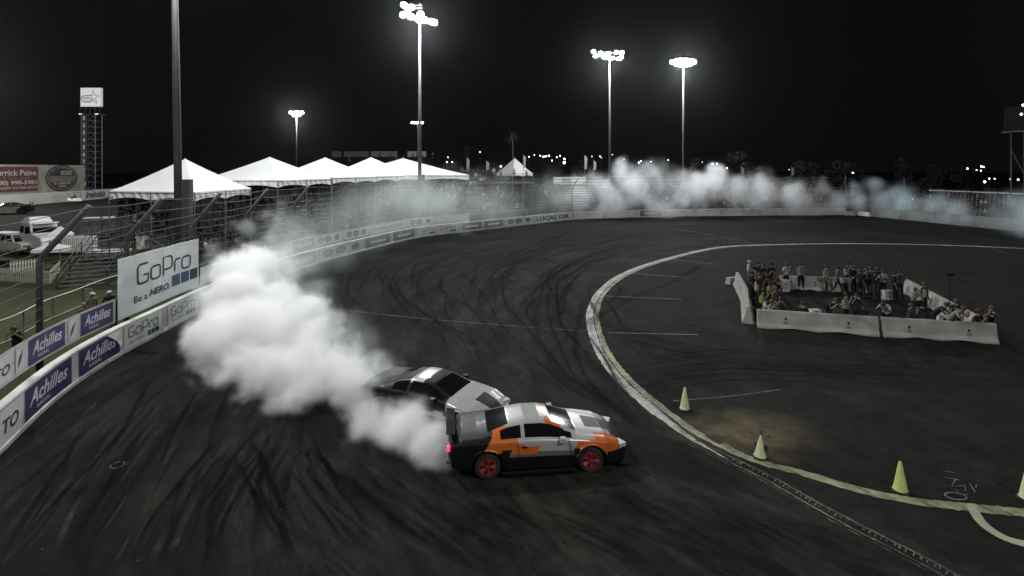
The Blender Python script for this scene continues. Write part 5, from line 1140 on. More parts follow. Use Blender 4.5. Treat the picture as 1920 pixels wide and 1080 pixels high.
PEN = [  # head px, py, pose, turn (deg, 0 = facing the camera), shirt, trousers, hat, vest, camera, label
    (1404, 488, 'stand', 60, 'white', 'grey', 'white', None, 0, 'man in white shirt and white cap at the far left corner of the pen'),
    (1422, 490, 'stand', 40, 'charcoal', 'black', None, None, 0, 'dark-clothed man just right of the white-capped man'),
    (1431, 495, 'folded', 20, 'black', 'charcoal', None, None, 0, 'man in black behind the left side barrier, second from the white cap'),
    (1414, 500, 'stand', 90, 'grey', 'black', 'black', None, 0, 'man in grey with a dark cap leaning by the left barrier'),
    (1446, 493, 'folded', 10, 'black', 'charcoal', 'black', None, 0, 'man in a black jacket with folded arms, left of the sign box'),
    (1474, 493, 'camera', 0, 'white', 'black', None, None, 1, 'woman in a white top and black trousers right behind the sign box'),
    (1502, 493, 'camera', -20, 'grey', 'black', None, 'pale', 1, 'photographer in a pale vest against the back barrier'),
    (1549, 497, 'stand', 50, 'grey', 'charcoal', None, 'pale', 0, 'man in a pale vest turned right at the end of the back barrier'),
    (1570, 499, 'walk', 70, 'grey', 'black', None, None, 0, 'man in grey striding through the back of the pen'),
    (1588, 492, 'camera', 30, 'charcoal', 'charcoal', None, 'pale', 1, 'tallest photographer in the middle of the back row'),
    (1612, 505, 'point', 10, 'charcoal', 'black', None, None, 0, 'person in dark clothes stretching out an arm'),
    (1624, 504, 'folded', -10, 'grey', 'charcoal', None, 'black', 0, 'man with a dark vest over grey sleeves in the back row'),
    (1632, 500, 'stand', 120, 'charcoal', 'black', None, None, 0, 'man in charcoal turned away in the back row'),
    (1644, 501, 'stand', -40, 'black', 'charcoal', None, None, 0, 'man all in black left of the white top in the back row'),
    (1656, 505, 'folded', 0, 'white', 'black', None, None, 0, 'person in a white top and black trousers in the back row'),
    (1677, 509, 'stand', 60, 'black', 'black', None, None, 0, 'slim person in black right of the white top'),
    (1687, 507, 'camera', -30, 'charcoal', 'black', None, 'grey', 1, 'photographer with a grey vest at the right end of the back row'),
    (1417, 520, 'crouch', 80, 'white', 'grey', None, None, 0, 'crouching man in a white shirt by the left barrier'),
    (1428, 541, 'crouch', 60, 'green', 'charcoal', None, 'yellow', 1, 'crouching photographer in a yellow and green vest by the left barrier'),
    (1440, 528, 'crouch', 40, 'yellow', 'black', None, None, 0, 'crouching person in a dull yellow top near the left barrier'),
    (1452, 536, 'sit', 30, 'khaki', 'charcoal', None, 'green', 0, 'seated person in khaki with a green vest near the left barrier'),
    (1433, 557, 'crouch', 50, 'white', 'navy', None, None, 1, 'crouching photographer in a white top in the front left corner'),
    (1444, 561, 'crouch', 20, 'pale', 'black', None, None, 0, 'crouching person in a pale top in the front left corner'),
    (1463, 556, 'crouch', -20, 'blue', 'blue', None, None, 0, 'crouching person in blue near the front left corner'),
    (1505, 567, 'crouch', 150, 'black', 'black', None, None, 0, 'crouching person in black left of the small sign box'),
    (1552, 554, 'lean', 10, 'charcoal', 'charcoal', None, 'black', 1, 'photographer bending forward right of the small sign box'),
    (1586, 548, 'camera', 40, 'grey', 'black', None, 'pale', 1, 'photographer in a pale vest at the front barrier, left of a pair'),
    (1606, 550, 'camera', -20, 'charcoal', 'black', None, 'charcoal', 1, 'photographer in dark clothes at the front barrier, right of a pair'),
    (1616, 566, 'crouch', -30, 'grey', 'grey', None, 'pale', 1, 'crouching photographer in grey and pale at the front barrier'),
    (1663, 559, 'lean', -50, 'white', 'black', None, None, 1, 'stooping photographer in a bright white shirt above the barrier joint'),
    (1704, 568, 'crouch', 60, 'charcoal', 'black', None, None, 1, 'crouching photographer in charcoal right of the white shirt'),
    (1713, 539, 'crouch', 20, 'pale', 'black', None, None, 1, 'crouching photographer in a pale top before the far right barrier'),
    (1733, 529, 'stand', 20, 'charcoal', 'black', None, 'pale', 0, 'standing man with an open pale vest by the right side barrier'),
    (1750, 563, 'lean', 40, 'charcoal', 'black', None, 'black', 1, 'photographer in a black vest leaning over by the right side barrier'),
    (1783, 569, 'lean', 20, 'pale', 'khaki', None, 'pale', 0, 'person in a pale vest bending beside the white notice'),
    (1793, 561, 'stand', 150, 'black', 'black', None, None, 0, 'tall man in black behind the pale vest at the right side'),
    (1829, 578, 'crouch', 30, 'black', 'black', None, 'grey', 1, 'photographer in black with a grey vest, second from the right corner'),
    (1410, 508, 'stand', 70, 'black', 'black', None, None, 0, 'person in black half hidden behind the white-capped man'),
    (1424, 512, 'stand', 30, 'charcoal', 'charcoal', None, None, 0, 'person in charcoal in the tight group by the far left corner'),
    (1438, 507, 'folded', -10, 'black', 'black', 'black', None, 0, 'person in black with a cap in the tight group by the far left corner'),
    (1450, 513, 'crouch', 20, 'charcoal', 'black', None, None, 0, 'crouching person in charcoal in front of the tight left group'),
    (1600, 498, 'stand', 20, 'black', 'black', None, None, 0, 'slim person in black right of the tallest photographer'),
    (1640, 508, 'camera', 30, 'black', 'charcoal', None, None, 1, 'photographer in black before the dark group of the back row'),
    (1854, 568, 'lean', -30, 'charcoal', 'black', None, 'grey', 1, 'rightmost photographer standing outside the right corner'),
]
for px, py, pose, turn, sh, tr, hat, vs_, cam_, lab in PEN:
    p = at_head(px, py, HT[pose] * (1.2 if px == 1829 else 1) if px < 1850 else 1.66); person(p, R(turn), pose, sh, tr, lab, 'people in the photographers\' pen', scale=1.2 if px == 1829 else 1.0, cap=hat, vest=vs_, hair=random.choice(['black', 'brown', 'black']), camera=' '.join(('camera of the ' + lab).split()[:16]) if cam_ else None)
for px, py, w_, h_, lab in ((1471, 546, .52, .72, 'white sign box with print, behind the back row at the left'), (1528, 598, .5, .5, 'small white sign box just behind the front left barrier'), (1663, 561, .5, .55, 'white box standing in the middle of the pen'), (1759, 604, .22, .42, 'narrow white notice with upright letters by the right side')):
    q = G(px, py); t = empty('sign_box', q, .1, lab, 'sign box'); MB().box((0, 0, h_ / 2), (w_, .35, h_)).build('box', mat('sign_box_white', (.42, .42, .41), .7), t); flat(t, stroke([[(-w_ * .2, .08), (w_ * .2, .08)], [(-w_ * .2, 0), (w_ * .2, 0)]], .04), 'print', M_GREYP, -.18, h_ * .65); flat(t, ellipse(0, 0, w_ * .13, w_ * .13, 12), 'print', M_GREYP, -.18, h_ * .35)
p = G(1781, 602); t = empty('monopod_camera', p, 0, 'camera raised on a thin pole beside the right side barrier', 'camera'); MB().tube([(0, 0, 0), (0, 0, 2.35)], .02, 6).build('pole', M_TRIM, t); MB().box((0, 0, 2.40), (.30, .12, .12)).build('camera_body', M_TRIM, t)
# people beyond the fence at the left
for px, py, pose, turn, sh, tr, hat, lab, H in ((33, 606, 'lean', 30, 'charcoal', 'black', None, 'man in a dark T-shirt standing on the grass just behind the banner at the left', 1.64), (157, 567, 'sit', 40, 'khaki', 'charcoal', None, 'fair-haired seated person beside the fence post, left of the tall sign', 1.27),
                                      (172, 548, 'stand', 70, 'khaki', 'khaki', 'white', 'person standing at the rail fence left of the tall sign', 1.76), (205, 545, 'folded', 20, 'black', 'black', 'white', 'person in black with a cap close to the left edge of the tall sign', 1.76), (213, 552, 'stand', 80, 'black', 'charcoal', None, 'person in black squeezed behind the left edge of the tall sign', 1.76)):
    person(at_head(px, py, H), R(turn), pose, sh, tr, lab, hair='blond' if 'fair' in lab else 'black', cap=hat)
q = G(140, 380.5)
for dx, sh, lab in ((-.3, 'charcoal', 'driver in dark clothes on the golf cart'), (.3, 'black', 'passenger in black on the golf cart')):
    person((q.x + dx, q.y - dx, .62), R(60), 'sit', sh, 'black', lab)
# ================================================================ bleachers under the tents
M_PLANK = mat('aluminium_plank', (.04, .04, .042), .5, metal=.3, vary=.35, scale=2); M_SCAF = mat('scaffold_tube', (.035, .035, .035), .5, metal=.4, vary=.2)
def bleacher(a, b, out, rows, z0, dz, dy, label, nb=4, name='bleacher', group='bleachers under the tents', m=M_PLANK, r=.03, cross=True, w_=.34):
    """a, b: ends of the lowest bench (ground points); out: unit vector away from the track"""
    a, b = Vector((*a, 0)), Vector((*b, 0)); out = Vector((*out, 0)).normalized(); t = empty(name, (a + b) / 2, 0, label, 'bleacher', group); d = (b - a).normalized()
    for i in range(rows):
        p, q = a + out * dy * i, b + out * dy * i; z = z0 + dz * i
        for off, zz, ww, nm in ((0, z + .42, w_, 'bench'), (-.35, z, .32, 'foot_board')):
            c = (p + q) / 2 + out * off; MB().box((c.x, c.y, zz), ((q - p).length, ww, .05), math.atan2(d.y, d.x)).build(nm, m, t, world=True)
    L = (b - a).length
    for k in range(nb + 1):
        e = a + d * L * k / nb; top = z0 + dz * (rows - 1) + .3
        mb = MB().beam(e + Vector((0, 0, z0)), e + out * dy * (rows - 1) + Vector((0, 0, top)), .06)
        for j in range(0, rows, 3):
            f_ = e + out * dy * j; mb.tube([f_, f_ + Vector((0, 0, z0 + dz * j + .3))], r, 5)
        if cross:
            mb.tube([e + out * .5, e + out * dy * (rows - 1) + Vector((0, 0, top * .8))], r * .8, 5); mb.tube([e + out * dy * (rows - 1), e + out * dy * rows * .4 + Vector((0, 0, top * .45))], r * .8, 5)
        mb.build('support_frame', M_SCAF, t, world=True)
    B0 = a + out * dy * rows; B1 = b + out * dy * rows; zt = z0 + dz * rows
    mb = MB()
    for zz in (.55, 1.05): mb.tube([B0 + Vector((0, 0, zt + zz)), B1 + Vector((0, 0, zt + zz))], r, 5)
    for k in range(nb + 1): e = B0.lerp(B1, k / nb); mb.tube([e, e + Vector((0, 0, zt + 1.05))], r, 5)
    if cross:
        for k in range(nb): mb.tube([B0.lerp(B1, k / nb), B0.lerp(B1, (k + 1) / nb) + Vector((0, 0, zt))], r * .8, 5)
    mb.build('back_rail', M_SCAF, t, world=True); return t
BL = []
specs = [((-22.9, 38.4), (-22.4, 45.4), 'first tent'), ((-20.6, 46.4), (-18.9, 53.6), 'second tent'), ((-18.6, 55), (-16.2, 61.8), 'third tent'), ((-16.2, 62.6), (-12.9, 69.2), 'fourth tent'), ((-12.3, 70.6), (-5.8, 76.4), 'farthest tent')]
for a, b, nm in specs:
    d = Vector((b[0] - a[0], b[1] - a[1])).normalized(); out = (-d.y, d.x); BL.append((a, b, out)); bleacher(a, b, out, 9, .9, .42, .78, 'dark metal bleacher full of spectators under the ' + nm)
# stairs of the first bleacher
st = empty('stairs', (-27, 37, 0), 0, 'dark metal stairs with hand rails rising at the near end of the bleachers', 'stairs')
p0, p1 = G(118, 541), P(200, 428, 42); p0.z = 0
ax = Vector((.86, .5, 0)).normalized(); N = 15
for i in range(N):
    c = p0.lerp(p1, (i + .5) / N); MB().box(c + ax * 1.0, (2.6, .30, .05), math.atan2(ax.y, ax.x)).build('tread', mat('worn_tread', (.13, .13, .13), .5, metal=.4, vary=.3), st, world=True)
for s in (-.3, 2.3):
    MB().beam(p0 + ax * s, p1 + ax * s - Vector((0, 0, .1)), .07).build('stringer', M_SCAF, st, world=True)
    for hh in (.55, 1.0): MB().tube([p0 + ax * s + Vector((0, 0, hh)), p1 + ax * s + Vector((0, 0, hh))], .03, 5).build('hand_rail', M_SCAF, st, world=True)
    for k in range(5): e = p0.lerp(p1, k / 4) + ax * s; MB().tube([Vector((e.x, e.y, 0)), e + Vector((0, 0, 1.0))], .03, 5).build('rail_post', M_SCAF, st, world=True)
SH = ['black', 'charcoal', 'navy', 'charcoal', 'charcoal', 'black', 'white', 'red', 'grey', 'black', 'black', 'khaki']
order = ['first', 'second', 'third', 'fourth', 'farthest']
for k, (a, b, out) in enumerate(BL):
    a, b, o_ = Vector((*a, 0)), Vector((*b, 0)), Vector((*out, 0)); n = 34 if k < 4 else 26
    face = math.atan2(-o_.y, -o_.x) + math.pi / 2
    used = set()
    for i in range(n):
        r_ = random.randint(0, 8); s = random.randint(0, 12)
        if (r_, s) in used: continue
        used.add((r_, s)); u = (s + .5) / 13; sh = random.choice(SH); col = {'white': 'white', 'pale': 'pale', 'red': 'red', 'khaki': 'khaki', 'grey': 'grey'}.get(sh, 'dark')
        p = a.lerp(b, u) + o_ * (.78 * r_ + .05); p.z = .9 + .42 * r_ + .0
        third = ('near', 'middle', 'far')[min(2, int(u * 3))]; rowd = 'low on' if r_ < 3 else 'mid way up' if r_ < 6 else 'high on'
        person(p, face + random.uniform(-.4, .4), 'sit' if random.random() < .8 else 'folded', sh, random.choice(['navy', 'black', 'khaki', 'grey']), f'spectator in {col} clothes {rowd} the {third} part of bleacher under {order[k]} tent', 'spectators on the bleachers under the tents', cap=random.choice([None, None, 'black', 'white']), hair=random.choice(['black', 'brown']))
wp = P(433, 372, 44); person((wp.x, wp.y, P(433, 380, 44).z - .95), R(30), 'stand', 'white', 'navy', 'man in a bright white T-shirt standing high under the first tent', hair='black')
wp = P(227, 372, 41); person((wp.x, wp.y, 3.9), R(50), 'folded', 'charcoal', 'black', 'man in dark clothes resting his arms at the left end under the nearest tent')
wp = P(248, 370, 42); person((wp.x, wp.y, 4.0), R(40), 'stand', 'black', 'black', 'man in black standing beside him at the left end under the nearest tent')

# ================================================================ far stands along the wall, with the crowd as one mass
M_FAR = mat('far_stand_board', (.11, .12, .12), .8, vary=.3, scale=.6)
CR_ = MB(); crowd_cols = ['charcoal', 'black', 'grey', 'white', 'navy', 'pale', 'red', 'blue']
def tiny_person(mb, p, face, h=1.0, m=0, seated=True):
    ca, sa = math.cos(face), math.sin(face)
    mb.lathe([(.17, 0), (.21, .25), (.19, .48), (.06, .56)], (p.x, p.y, p.z), 6, m); mb.ball((p.x, p.y, p.z + .69), (.11, .11, .13), 6, len(crowd_cols))
def far_stand(px0, px1, off, rows, z0, dz, dy, label, dens=1.5, path=WALL, nm='far_stand'):
    u0, u1 = path.s_px(px0, off), path.s_px(px1, off); a = path.at(u0, off); b = path.at(u1, off); d = (b - a).normalized(); out = Vector((-d.y, d.x, 0))
    bleacher(a[:2], b[:2], out[:2], rows, z0, dz, dy, label, nb=max(2, int((b - a).length / 6)), name=nm, group='stands beyond the far wall', m=M_FAR, r=.06, cross=False)
    L = (b - a).length; face = math.atan2(-out.y, -out.x)
    for r_ in range(rows):
        for x in np.arange(.4, L, .62):
            if random.random() < dens * .55:
                p = a + d * (x + random.uniform(-.15, .15)) + out * dy * r_; p.z = z0 + dz * r_ + .44; tiny_person(CR_, p, face, 1, random.choice([0, 0, 1, 1, 1, 2, 2, 3, 4, 5, 6, 7, 0, 4]))
    return a, b, out
far_stand(862, 985, 5, 9, 1.6, .42, .85, 'far stand with a standing crowd, right of the white tents')
far_stand(1035, 1118, 5, 8, 1.2, .40, .85, 'far stand below the long pale banner in the smoke')
far_stand(1122, 1250, 5, 8, 1.2, .40, .85, 'far stand behind the densest distant smoke')
far_stand(1254, 1400, 5, 8, 1.2, .40, .85, 'far stand right of the brightest pole, behind bluish smoke')
far_stand(1404, 1575, 5, 8, 1.2, .40, .85, 'far stand left of the camera scaffold')
RW = Path([(59.8, 88.8), (61.5, 80), (63.5, 70), (66.5, 58), (70, 45), (78, 28)], .3, 4)
rwl = empty('right_wall', RW.at(10), 0, 'long pale wall of the far straight in the smoke at the right edge', 'wall')
for u in np.arange(0, RW.L - .5, 5.5):
    V = []
    for uu in (u, u + 2.7, min(u + 5.45, RW.L)):
        for o_, z in ((0, 0), (-.0, 1.5), (.35, 1.5), (.35, 0)): V.append(RW.at(uu, o_, z))
    MB().add(V, [(j * 4 + k, (j + 1) * 4 + k, (j + 1) * 4 + (k + 1) % 4, j * 4 + (k + 1) % 4) for j in range(2) for k in range(4)] + [(0, 1, 2, 3), (11, 10, 9, 8)]).build('wall_section', mat('grimy_wall_paint', (.16, .165, .16), .85, vary=.4, scale=.5), rwl, world=True)
def right_stand(u0, u1, label):
    a, b = RW.at(u0, 5), RW.at(u1, 5); d = (b - a).normalized(); out = Vector((-d.y, d.x, 0)); rows = 7
    bleacher(a[:2], b[:2], out[:2], rows, .6, .40, .85, label, nb=4, name='far_stand', group='stands beyond the far wall', m=M_FAR, r=.06, cross=False)
    for r_ in range(rows):
        for x in np.arange(.4, (b - a).length, .62):
            if random.random() < .8: p = a + d * x + out * .85 * r_; p.z = .6 + .4 * r_ + .44; tiny_person(CR_, p, 0, 1, random.choice([0, 0, 1, 1, 1, 2, 2, 3, 4, 5, 6, 7, 0, 4]))
right_stand(0, 15, 'long stand packed with people right of the camera scaffold'); right_stand(15.5, 31, 'long stand at the right edge half hidden in smoke')
for k, (u0, u1) in enumerate(((0, 15), (15.5, 31))):
    a, b = RW.at(u0, 11.6, 4.3), RW.at(u1, 11.6, 4.3); t = tag(MB().tube([a, b], .12, 6).build('back_beam', M_BAND), ('pale back rail beam above the packed right-hand stand' if k == 0 else 'pale back rail beam above the stand at the right edge'), 'rail')
cm_ = [cloth(c) for c in crowd_cols] + [SKINS[1]]
o = CR_.build('crowd', cm_); tag(o, 'packed spectators filling the stands beyond the far wall', 'crowd', kind='stuff')
# people standing clear of the crowd at the top of the first far stand
for px, py, sh, lab in ((866, 312, 'grey', 'spectator in grey just right of the last tent roof'), (875, 313, 'charcoal', 'dark spectator just right of the last tent roof'), (892, 322, 'white', 'spectator in white leaning on the rail above the bent post'), (902, 330, 'white', 'lower spectator in white left of the tall pair'),
                        (908, 329, 'pale', 'spectator in a pale shirt between two in white'), (926, 313, 'white', 'tall spectator in a white hat and shirt before the night sky'), (939, 315, 'white', 'spectator in white beside a bright lamp'), (964, 315, 'white', 'spectator in white in front of the lone small tent'), (987, 318, 'white', 'spectator in white at the right foot of the lone tent')):
    Y = 84 if px < 960 else 90; p = P(px, py, Y); person((p.x, p.y, p.z - 1.78), R(random.uniform(-30, 30)), 'folded' if px % 2 else 'stand', sh, 'charcoal', lab, 'spectators standing out above the far crowd')
    fz = p.z - 1.78
sp = [P(862, 330, 83.5), P(995, 330, 91)]; pz = P(926, 330, 84).z - 1.1
t = tag(MB().add([(sp[0].x, 82.6, pz - .12), (sp[1].x, 88.6, pz - .12), (sp[1].x - 1, 92.5, pz - .12), (sp[0].x - 1, 87, pz - .12), (sp[0].x, 82.6, pz), (sp[1].x, 88.6, pz), (sp[1].x - 1, 92.5, pz), (sp[0].x - 1, 87, pz)], [(3, 2, 1, 0), (4, 5, 6, 7), (0, 1, 5, 4), (1, 2, 6, 5), (2, 3, 7, 6), (3, 0, 4, 7)]).build('viewing_deck', M_FAR), 'raised deck carrying the standing spectators above the far crowd', 'deck')
# long banner over the far stand
a, b = P(1038, 345, 96), P(1098, 345, 98); bn = empty('far_banner', ((a.x + b.x) / 2, 97, 0), 0, 'long pale banner lettered SPEED above the far stand', 'banner')
z1, z0 = P(0, 332, 97).z, P(0, 345, 97).z
MB().add([(a.x, a.y, z0), (b.x, b.y, z0), (b.x, b.y, z1), (a.x, a.y, z1), (a.x, a.y + .06, z0), (b.x, b.y + .06, z0), (b.x, b.y + .06, z1), (a.x, a.y + .06, z1)], [(0, 1, 2, 3), (7, 6, 5, 4), (0, 4, 5, 1), (2, 6, 7, 3)]).build('cloth', M_BAN, bn, world=True)
on_plane(bn, a * Vector((1, 1, 0)) if False else Vector((a.x, a.y, 0)), Vector((b.x, b.y, 0)), (z0 + z1) / 2, fit(text_mesh('SPEED', shear=.3, bold=.03), 1.9, .8, 2.5, 0), 'lettering', M_LETTER, .06); on_plane(bn, Vector((a.x, a.y, 0)), Vector((b.x, b.y, 0)), z1 - .12, R4(0, 0, (b - a).length, .08), 'top_stripe', M_PRINT, .05)
for e in (a, b): MB().tube([(e.x, e.y + .2, 0), (e.x, e.y + .2, z1 + .1)], .07, 6).build('post', M_STEEL, bn, world=True)
# small white cart behind the fence
q = P(1083, 376, 93); t = empty('service_cart', (q.x, q.y, 0), 0, 'small white service cart with a roof seen through the far fence', 'cart'); z = P(0, 376, 93).z
MB().box((0, 0, z), (1.9, 1.6, 1.0)).build('cart_body', M_TENT, t); MB().box((0, 0, z + 1.25), (2.1, 1.8, .12)).build('roof', M_TENT, t); MB().box((0, 0, z / 2 - .2), (1.7, 1.5, z - .6)).build('platform', M_DSTEEL, t)
for x in (-.8, .8): MB().tube([(x, -.7, z + .4), (x, -.7, z + 1.2)], .05, 5).build('roof_post', M_STEEL, t)

# ================================================================ distant bleacher behind the tents
q0, q1 = P(622, 310, 108), P(818, 310, 112); db = bleacher((q0.x, q0.y), (q1.x, q1.y), (0.0, 1), 10, 3.6, .42, .8, 'distant bleacher with dim onlookers above the tents', nb=8, name='distant_bleacher', group=None, m=mat('distant_plank', (.32, .34, .34), .6, vary=.3), r=.05, cross=False, w_=.3)
for x0_, x1_, c in ((622, 640, 'charcoal'), (645, 692, 'charcoal'), (696, 745, 'grey'), (764, 783, 'pale'), (785, 799, 'pale')):
    a, b = P(x0_, 290, 117.3), P(x1_, 290, 117.3); MB().box(((a.x + b.x) / 2, 117.3, P(0, 289, 117).z), (b.x - a.x, .12, 1.25)).build('back_board', mat('back_' + c, CLOTH[c], .8), db, world=True)
for i, (px, py) in enumerate(((700, 291), (712, 286), (728, 287), (734, 288), (744, 293), (757, 290), (732, 302), (774, 287), (782, 286), (792, 290), (676, 286), (655, 296), (812, 284))):
    Y = 116 if py < 295 else 110; p = P(px, py, Y); person((p.x, Y, p.z - 1.7), R(random.uniform(-40, 40)), 'folded', 'black', 'black', ('dim onlooker on the top row of the distant bleacher' if py < 295 else 'dim onlooker lower down on the distant bleacher'), 'onlookers on the distant bleacher')

# ================================================================ camera scaffold and right tower
q = P(1598, 400, 93); sc_ = empty('camera_scaffold', (q.x, q.y, 0), 0, 'dark scaffold with a diagonal stair at the gap of the far wall', 'scaffold'); zt = P(0, 352, 93).z
for x in (-3.6, -1.2, 0, 1.6):
    for y in (-.9, .9): MB().tube([(x, y, 0), (x, y, zt)], .09, 6).build('scaffold_leg', M_SCAF, sc_)
for z in (zt * .35, zt * .7, zt): MB().box((-1, 0, z), (5.4, 1.9, .08)).build('deck', M_SCAF, sc_)
MB().beam((-4.4, -1.1, 1.0), (1.8, -1.1, zt - .3), .14).build('stair', M_SCAF, sc_); MB().box((.3, -.95, 1.6), (1.6, .08, 1.6)).build('dark_cloth', M_TRIM, sc_); MB().box((-3.0, -.95, zt * .62), (.9, .08, 1.8)).build('dark_cloth', M_TRIM, sc_)
bx_ = [(G(1583, 403.5), G(1604, 404)), (G(1610, 403.5), G(1632, 406))]
for i, (a, b) in enumerate(bx_):
    c = (a + b) / 2; t = tag(MB().box((c.x, c.y, .35), ((b - a).length, .5, .7), math.atan2(b.y - a.y, b.x - a.x), taper=.8).build('gap_barrier', M_TENT if i else M_JB), 'white block closing the gap in the far wall, %s one' % ('right' if i else 'left'), 'barrier')
q = P(1912, 330, 75); rt = empty('control_tower', (q.x + 1.0, 75, 0), 0, 'dim tower with a boxy cabin cut by the right edge', 'tower')
z0, z1 = P(0, 245, 75).z, P(0, 200, 75).z; M_TW = mat('tower_cladding', (.010, .010, .012), .9, vary=.2, spec=.03)
MB().box((0, 0, (z0 + z1) / 2), (4.0, 3.0, z1 - z0), taper=.92).build('cabin', M_TW, rt); MB().box((.5, -1.52, (z0 + z1) / 2 - .2), (1.8, .06, 1.9)).build('window', M_GLASS, rt)
MB().box((0, -.3, z0 - .15), (4.4, 3.6, .15)).build('deck', M_DSTEEL, rt)
for x in (-1.3, 1.5):
    for y in (-1, 1): MB().beam((x, y, 0), (x, y, z0), .18).build('tower_leg', M_DSTEEL, rt)
for k in range(6): MB().beam((-1.3, -1, z0 * k / 6), (1.5, -1, z0 * (k + 1) / 6), .08).build('brace', M_DSTEEL, rt)
a, b = P(1896, 282, 73), P(1922, 330, 73); MB().beam(a, b, .12).build('stay', M_STEEL, rt, world=True)
for px, py in ((1915, 214), (1918, 197)): p = P(px, py, 73); MB().ball(p, .13, 8).build('small_lamp', mat('town_light', (1, 1, 1), vary=0, emit=(1, 1, .98), estr=14), rt, world=True)

# ================================================================ town lights, flags, palm and trees
TL = [(840, 295, 2), (848, 304, 3), (851, 304, 0), (900, 285, 2), (838, 304, 3), (1002, 291, 2), (992, 294, 2), (1013, 292, 3), (1019, 294, 4), (1023, 293, 4), (1029, 292, 4), (1044, 295, 3), (1050, 292, 3), (1035, 301, 3), (1058, 298, 5), (1058, 305, 7), (1091, 304, 3), (939, 312, 4), (1110, 293, 1), (1125, 293, 2), (1128, 296, 1), (1198, 305, 4), (1202, 302, 2), (1253, 300, 2), (1282, 303, 2), (1220, 303, 2),
      (1336, 307, 3), (1344, 307, 3), (1363, 315, 3), (1599, 324, 4), (1710, 374, 5), (1814, 316, 4), (1831, 319, 2), (1840, 312, 4), (1844, 313, 3), (1839, 320, 3), (1846, 341, 6), (1855, 335, 3), (1865, 335, 3), (1895, 336, 4), (1909, 337, 4), (1148, 290, 1), (1170, 299, 1), (1317, 304, 1), (1393, 306, 2), (1480, 318, 1)]
lampm = {}
for px, py, s in TL:
    if s == 0: continue
    Y = 210 if py < 330 else (160 if py < 360 else 98); p = P(px, py, Y); r = max(.08, s * .5 * Y / 1000 * .62)
    t = empty('street_lamp', (p.x, p.y, 0), 0, None, 'street lamp'); t['label'] = 'small white town light ' + ('above the farthest tent' if px < 860 else 'left of the lone tent' if px < 985 else 'between the lone tent and the dense distant smoke' if px < 1112 else 'just above the dense distant smoke' if px < 1300 else 'right of the brightest pole' if px < 1500 else 'over the camera scaffold' if px < 1650 else 'low in the packed right-hand stand' if px < 1750 else 'in the upper group at the right' if py < 325 else 'in the lower group at the right'); t['group'] = 'points of light of the town'
    hb = MB().ball((0, 0, p.z), r, 8).build('lamp_globe', MATS['town_light'], t); MB().tube([(0, 0, 0), (0, 0, p.z - r * .9)], .07, 5).build('lamp_post', M_DSTEEL, t)
q = P(965, 250, 150); pt = empty('palm_tree', (P(961, 300, 150).x, 150, 0), 0, 'dim palm tree rising against the night sky near the middle', 'palm tree')
MB().tube([(0, 0, 0), (.2, 0, q.z * .5), (0, 0, q.z)], [.35, .26, .2], 8).build('trunk', mat('palm_bark', (.10, .09, .08), .9), pt)
lf = MB()
for k in range(34):
    a = k * 2.399; el = random.uniform(-.6, 1.1); pts = []
    for j in range(6): s = j / 5 * 2.6; pts.append(Vector((math.cos(a) * math.cos(el) * s, math.sin(a) * math.cos(el) * s, q.z + math.sin(el) * s - .28 * s * s)))
    for j in range(5):
        sd = Vector((-math.sin(a), math.cos(a), 0)) * (.28 * (1 - j / 6)); lf.add([pts[j] - sd, pts[j + 1] - sd * .8, pts[j + 1] + sd * .8, pts[j] + sd], [(0, 1, 2, 3)])
lf.build('crown', mat('palm_leaf', (.06, .075, .04), .8), pt)
M_LEAF = mat('dark_leaves', (.016, .019, .012), .9, vary=.4, scale=1.5)
def tree(px, Y, pytop, wid, label):
    x = (px - 960) / F * Y; h = CH - (pytop - YH) / F * Y; t = empty('tree', (x, Y, 0), 0, label, 'tree', 'dark trees beyond the far stands'); MB().tube([(0, 0, 0), (.1, 0, h * .4), (0, .1, h * .75)], [.35, .25, .1], 7).build('trunk', mat('palm_bark', 1), t)
    lf = MB(); W_ = wid * Y / 1000 / 2; cl = [(random.gauss(0, .45) * W_, random.gauss(0, .4) * W_, h * random.uniform(.45, .9), random.uniform(.3, .5) * W_) for _ in range(9)]
    for _ in range(900):
        c = random.choice(cl); v = Vector((random.gauss(0, 1), random.gauss(0, 1), random.gauss(0, 1))).normalized() * c[3] * random.uniform(.6, 1.05); p = Vector(c[:3]) + v; s = .28; a = Vector((random.gauss(0, 1), random.gauss(0, 1), random.gauss(0, 1))).normalized() * s; b_ = a.cross(Vector((random.gauss(0, 1), random.gauss(0, 1), 1)).normalized())
        lf.add([p - a, p - b_, p + a, p + b_], [(0, 1, 2, 3)])
    lf.build('crown', M_LEAF, t)
for px, Y, top, wd, lab in ((1395, 125, 278, 46, 'dim round tree right of the brightest pole'), (1300, 130, 284, 40, 'dim tree at the foot of the brightest pole'), (1520, 125, 296, 60, 'broad dim tree above the camera scaffold at left'), (1585, 128, 300, 50, 'dim tree above the camera scaffold'), (1695, 130, 288, 26, 'narrow dark tree above the right-hand stand'), (1745, 130, 315, 60, 'broad dark tree above the right-hand stand'), (905, 140, 300, 30, 'dim tree behind the far crowd, left of the palm'), (1090, 150, 300, 46, 'dark tree between the town lights')):
    tree(px, Y, top, wd, lab)
